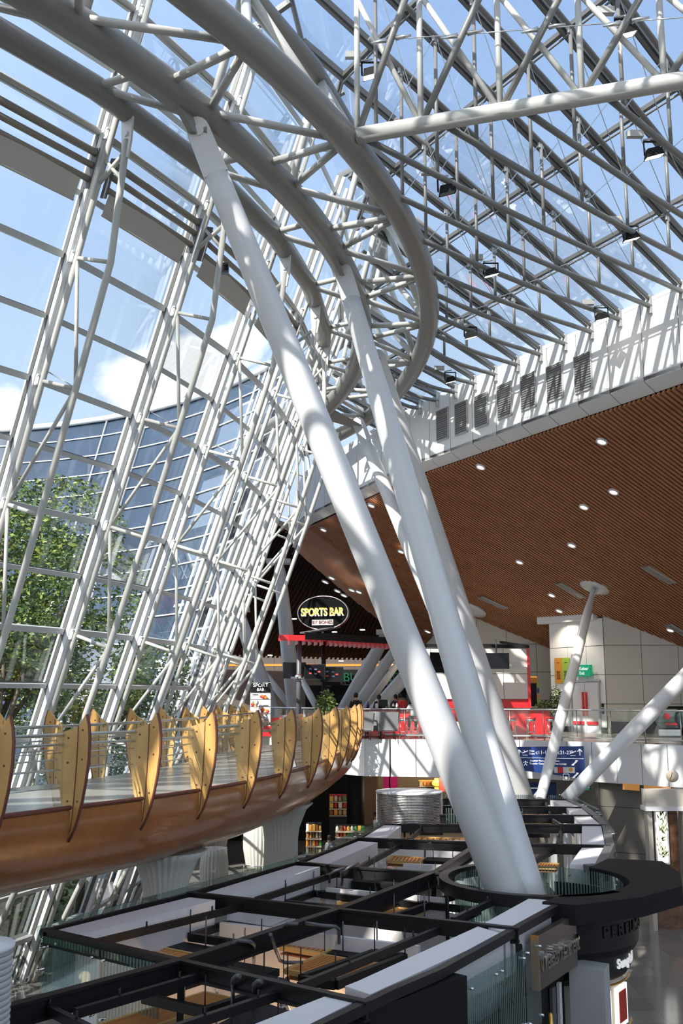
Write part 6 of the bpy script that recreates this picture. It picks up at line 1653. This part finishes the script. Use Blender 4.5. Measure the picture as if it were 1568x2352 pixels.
# brighter sky around the sun
SUN = V((-.50, -.58, .64)).normalized()
dt = nt.nodes.new('ShaderNodeVectorMath'); dt.operation = 'DOT_PRODUCT'; dt.inputs[1].default_value = SUN
nt.links.new(tc.outputs['Generated'], dt.inputs[0])
m1 = nt.nodes.new('ShaderNodeMapRange'); m1.inputs[1].default_value = -.1; m1.inputs[2].default_value = 1; m1.inputs[3].default_value = 0; m1.inputs[4].default_value = .9
nt.links.new(dt.outputs['Value'], m1.inputs[0])
mm = nt.nodes.new('ShaderNodeMix'); mm.data_type = 'RGBA'; mm.blend_type = 'ADD'; mm.inputs['Factor'].default_value = 1
cs = nt.nodes.new('ShaderNodeMix'); cs.data_type = 'RGBA'; cs.inputs['A'].default_value = (0, 0, 0, 1); cs.inputs['B'].default_value = (1, .98, .94, 1); cs.clamp_factor = False
nt.links.new(m1.outputs[0], cs.inputs['Factor'])
nt.links.new(mx.outputs['Result'], mm.inputs['A']); nt.links.new(cs.outputs['Result'], mm.inputs['B'])
nt.links.new(mm.outputs['Result'], bg.inputs[0]); bg.inputs[1].default_value = 1.0
nt.links.new(bg.outputs[0], out.inputs[0])
sun = bpy.data.lights.new('sun', 'SUN'); sun.energy = 7.0; sun.angle = math.radians(.6); sun.color = (1, .95, .88)
so = bpy.data.objects.new('sun', sun); COL.objects.link(so); so.rotation_euler = (-SUN).to_track_quat('-Z', 'Y').to_euler(); so.location = SUN*60
sc.view_settings.view_transform = 'Standard'; sc.view_settings.look = 'None'; sc.view_settings.gamma = 1; sc.view_settings.exposure = .2
sc.cycles.transparent_max_bounces = 18; sc.cycles.max_bounces = 5; sc.cycles.diffuse_bounces = 3; sc.cycles.glossy_bounces = 3
sc.cycles.use_adaptive_sampling = True; sc.cycles.adaptive_threshold = .05; sc.cycles.adaptive_min_samples = 12
sc.cycles.use_denoising = True
sc.cycles.sample_clamp_indirect = 6

# letters become ordinary meshes
bpy.context.view_layer.update()
dg = bpy.context.evaluated_depsgraph_get()
for o in [x for x in sc.objects if x.type == 'FONT']:
    me = bpy.data.meshes.new_from_object(o.evaluated_get(dg)); n = bpy.data.objects.new(o.name+'_', me); COL.objects.link(n)
    n.parent = o.parent; n.matrix_local = o.matrix_local.copy(); nm = o.name
    bpy.data.objects.remove(o); n.name = nm
SUBS = {'lens': 'housing', 'panel': 'casing', 'picture': 'casing', 'bolt': 'outer_board', 'red_edge': 'outer_board', 'seam': 'inner_board', 'printed_lines': ('sheet', 'board'), 'food_pictures': 'sheet', 'hands': 'dial',
        'seat_ring': 'seat', 'push_plate': 'door_leaf', 'lettering': ('header', 'disc', 'panel', 'sign_box', 'board', 'backing', 'lower_band'), 'rule': 'panel', 'arrow': 'panel', 'logo_mark': 'logo_patch', 'symbol': 'sign_box',
        'running_figure': 'sign_box', 'sticker': 'glass_side', 'notice': 'glass_side', 'leaf_motif': 'lit_panel', 'caption': 'board', 'fruit_picture': 'board', 'fixing': 'pane', 'bulb': 'lamp_shade', 'rim': ('slot', 'disc'),
        'cups': 'cabinet', 'pin_head': 'shaft', 'disc_head': 'shaft', 'guard_leg': 'guard_ring', 'cable_clamp': 'diagonal', 'node_plate': 'upper_chord', 'back_board': 'tray_frame'}
base = lambda o: o.name.split('.')[0]
for root in [o for o in sc.objects if o.parent is None and o.children and o.type in ('EMPTY', 'MESH')]:
    kids = list(root.children)
    for c in kids:
        if c.children: continue
        want = SUBS.get(base(c))
        if not want: continue
        for w_ in ((want,) if isinstance(want, str) else want):
            par = [k for k in kids if base(k) == w_ and k is not c and k.parent is root and k.location.length < 1e-6 and k.rotation_euler[2] == 0]
            if par: c.parent = par[0]; break
for o in sc.objects:
    if '_o' in o: del o['_o']
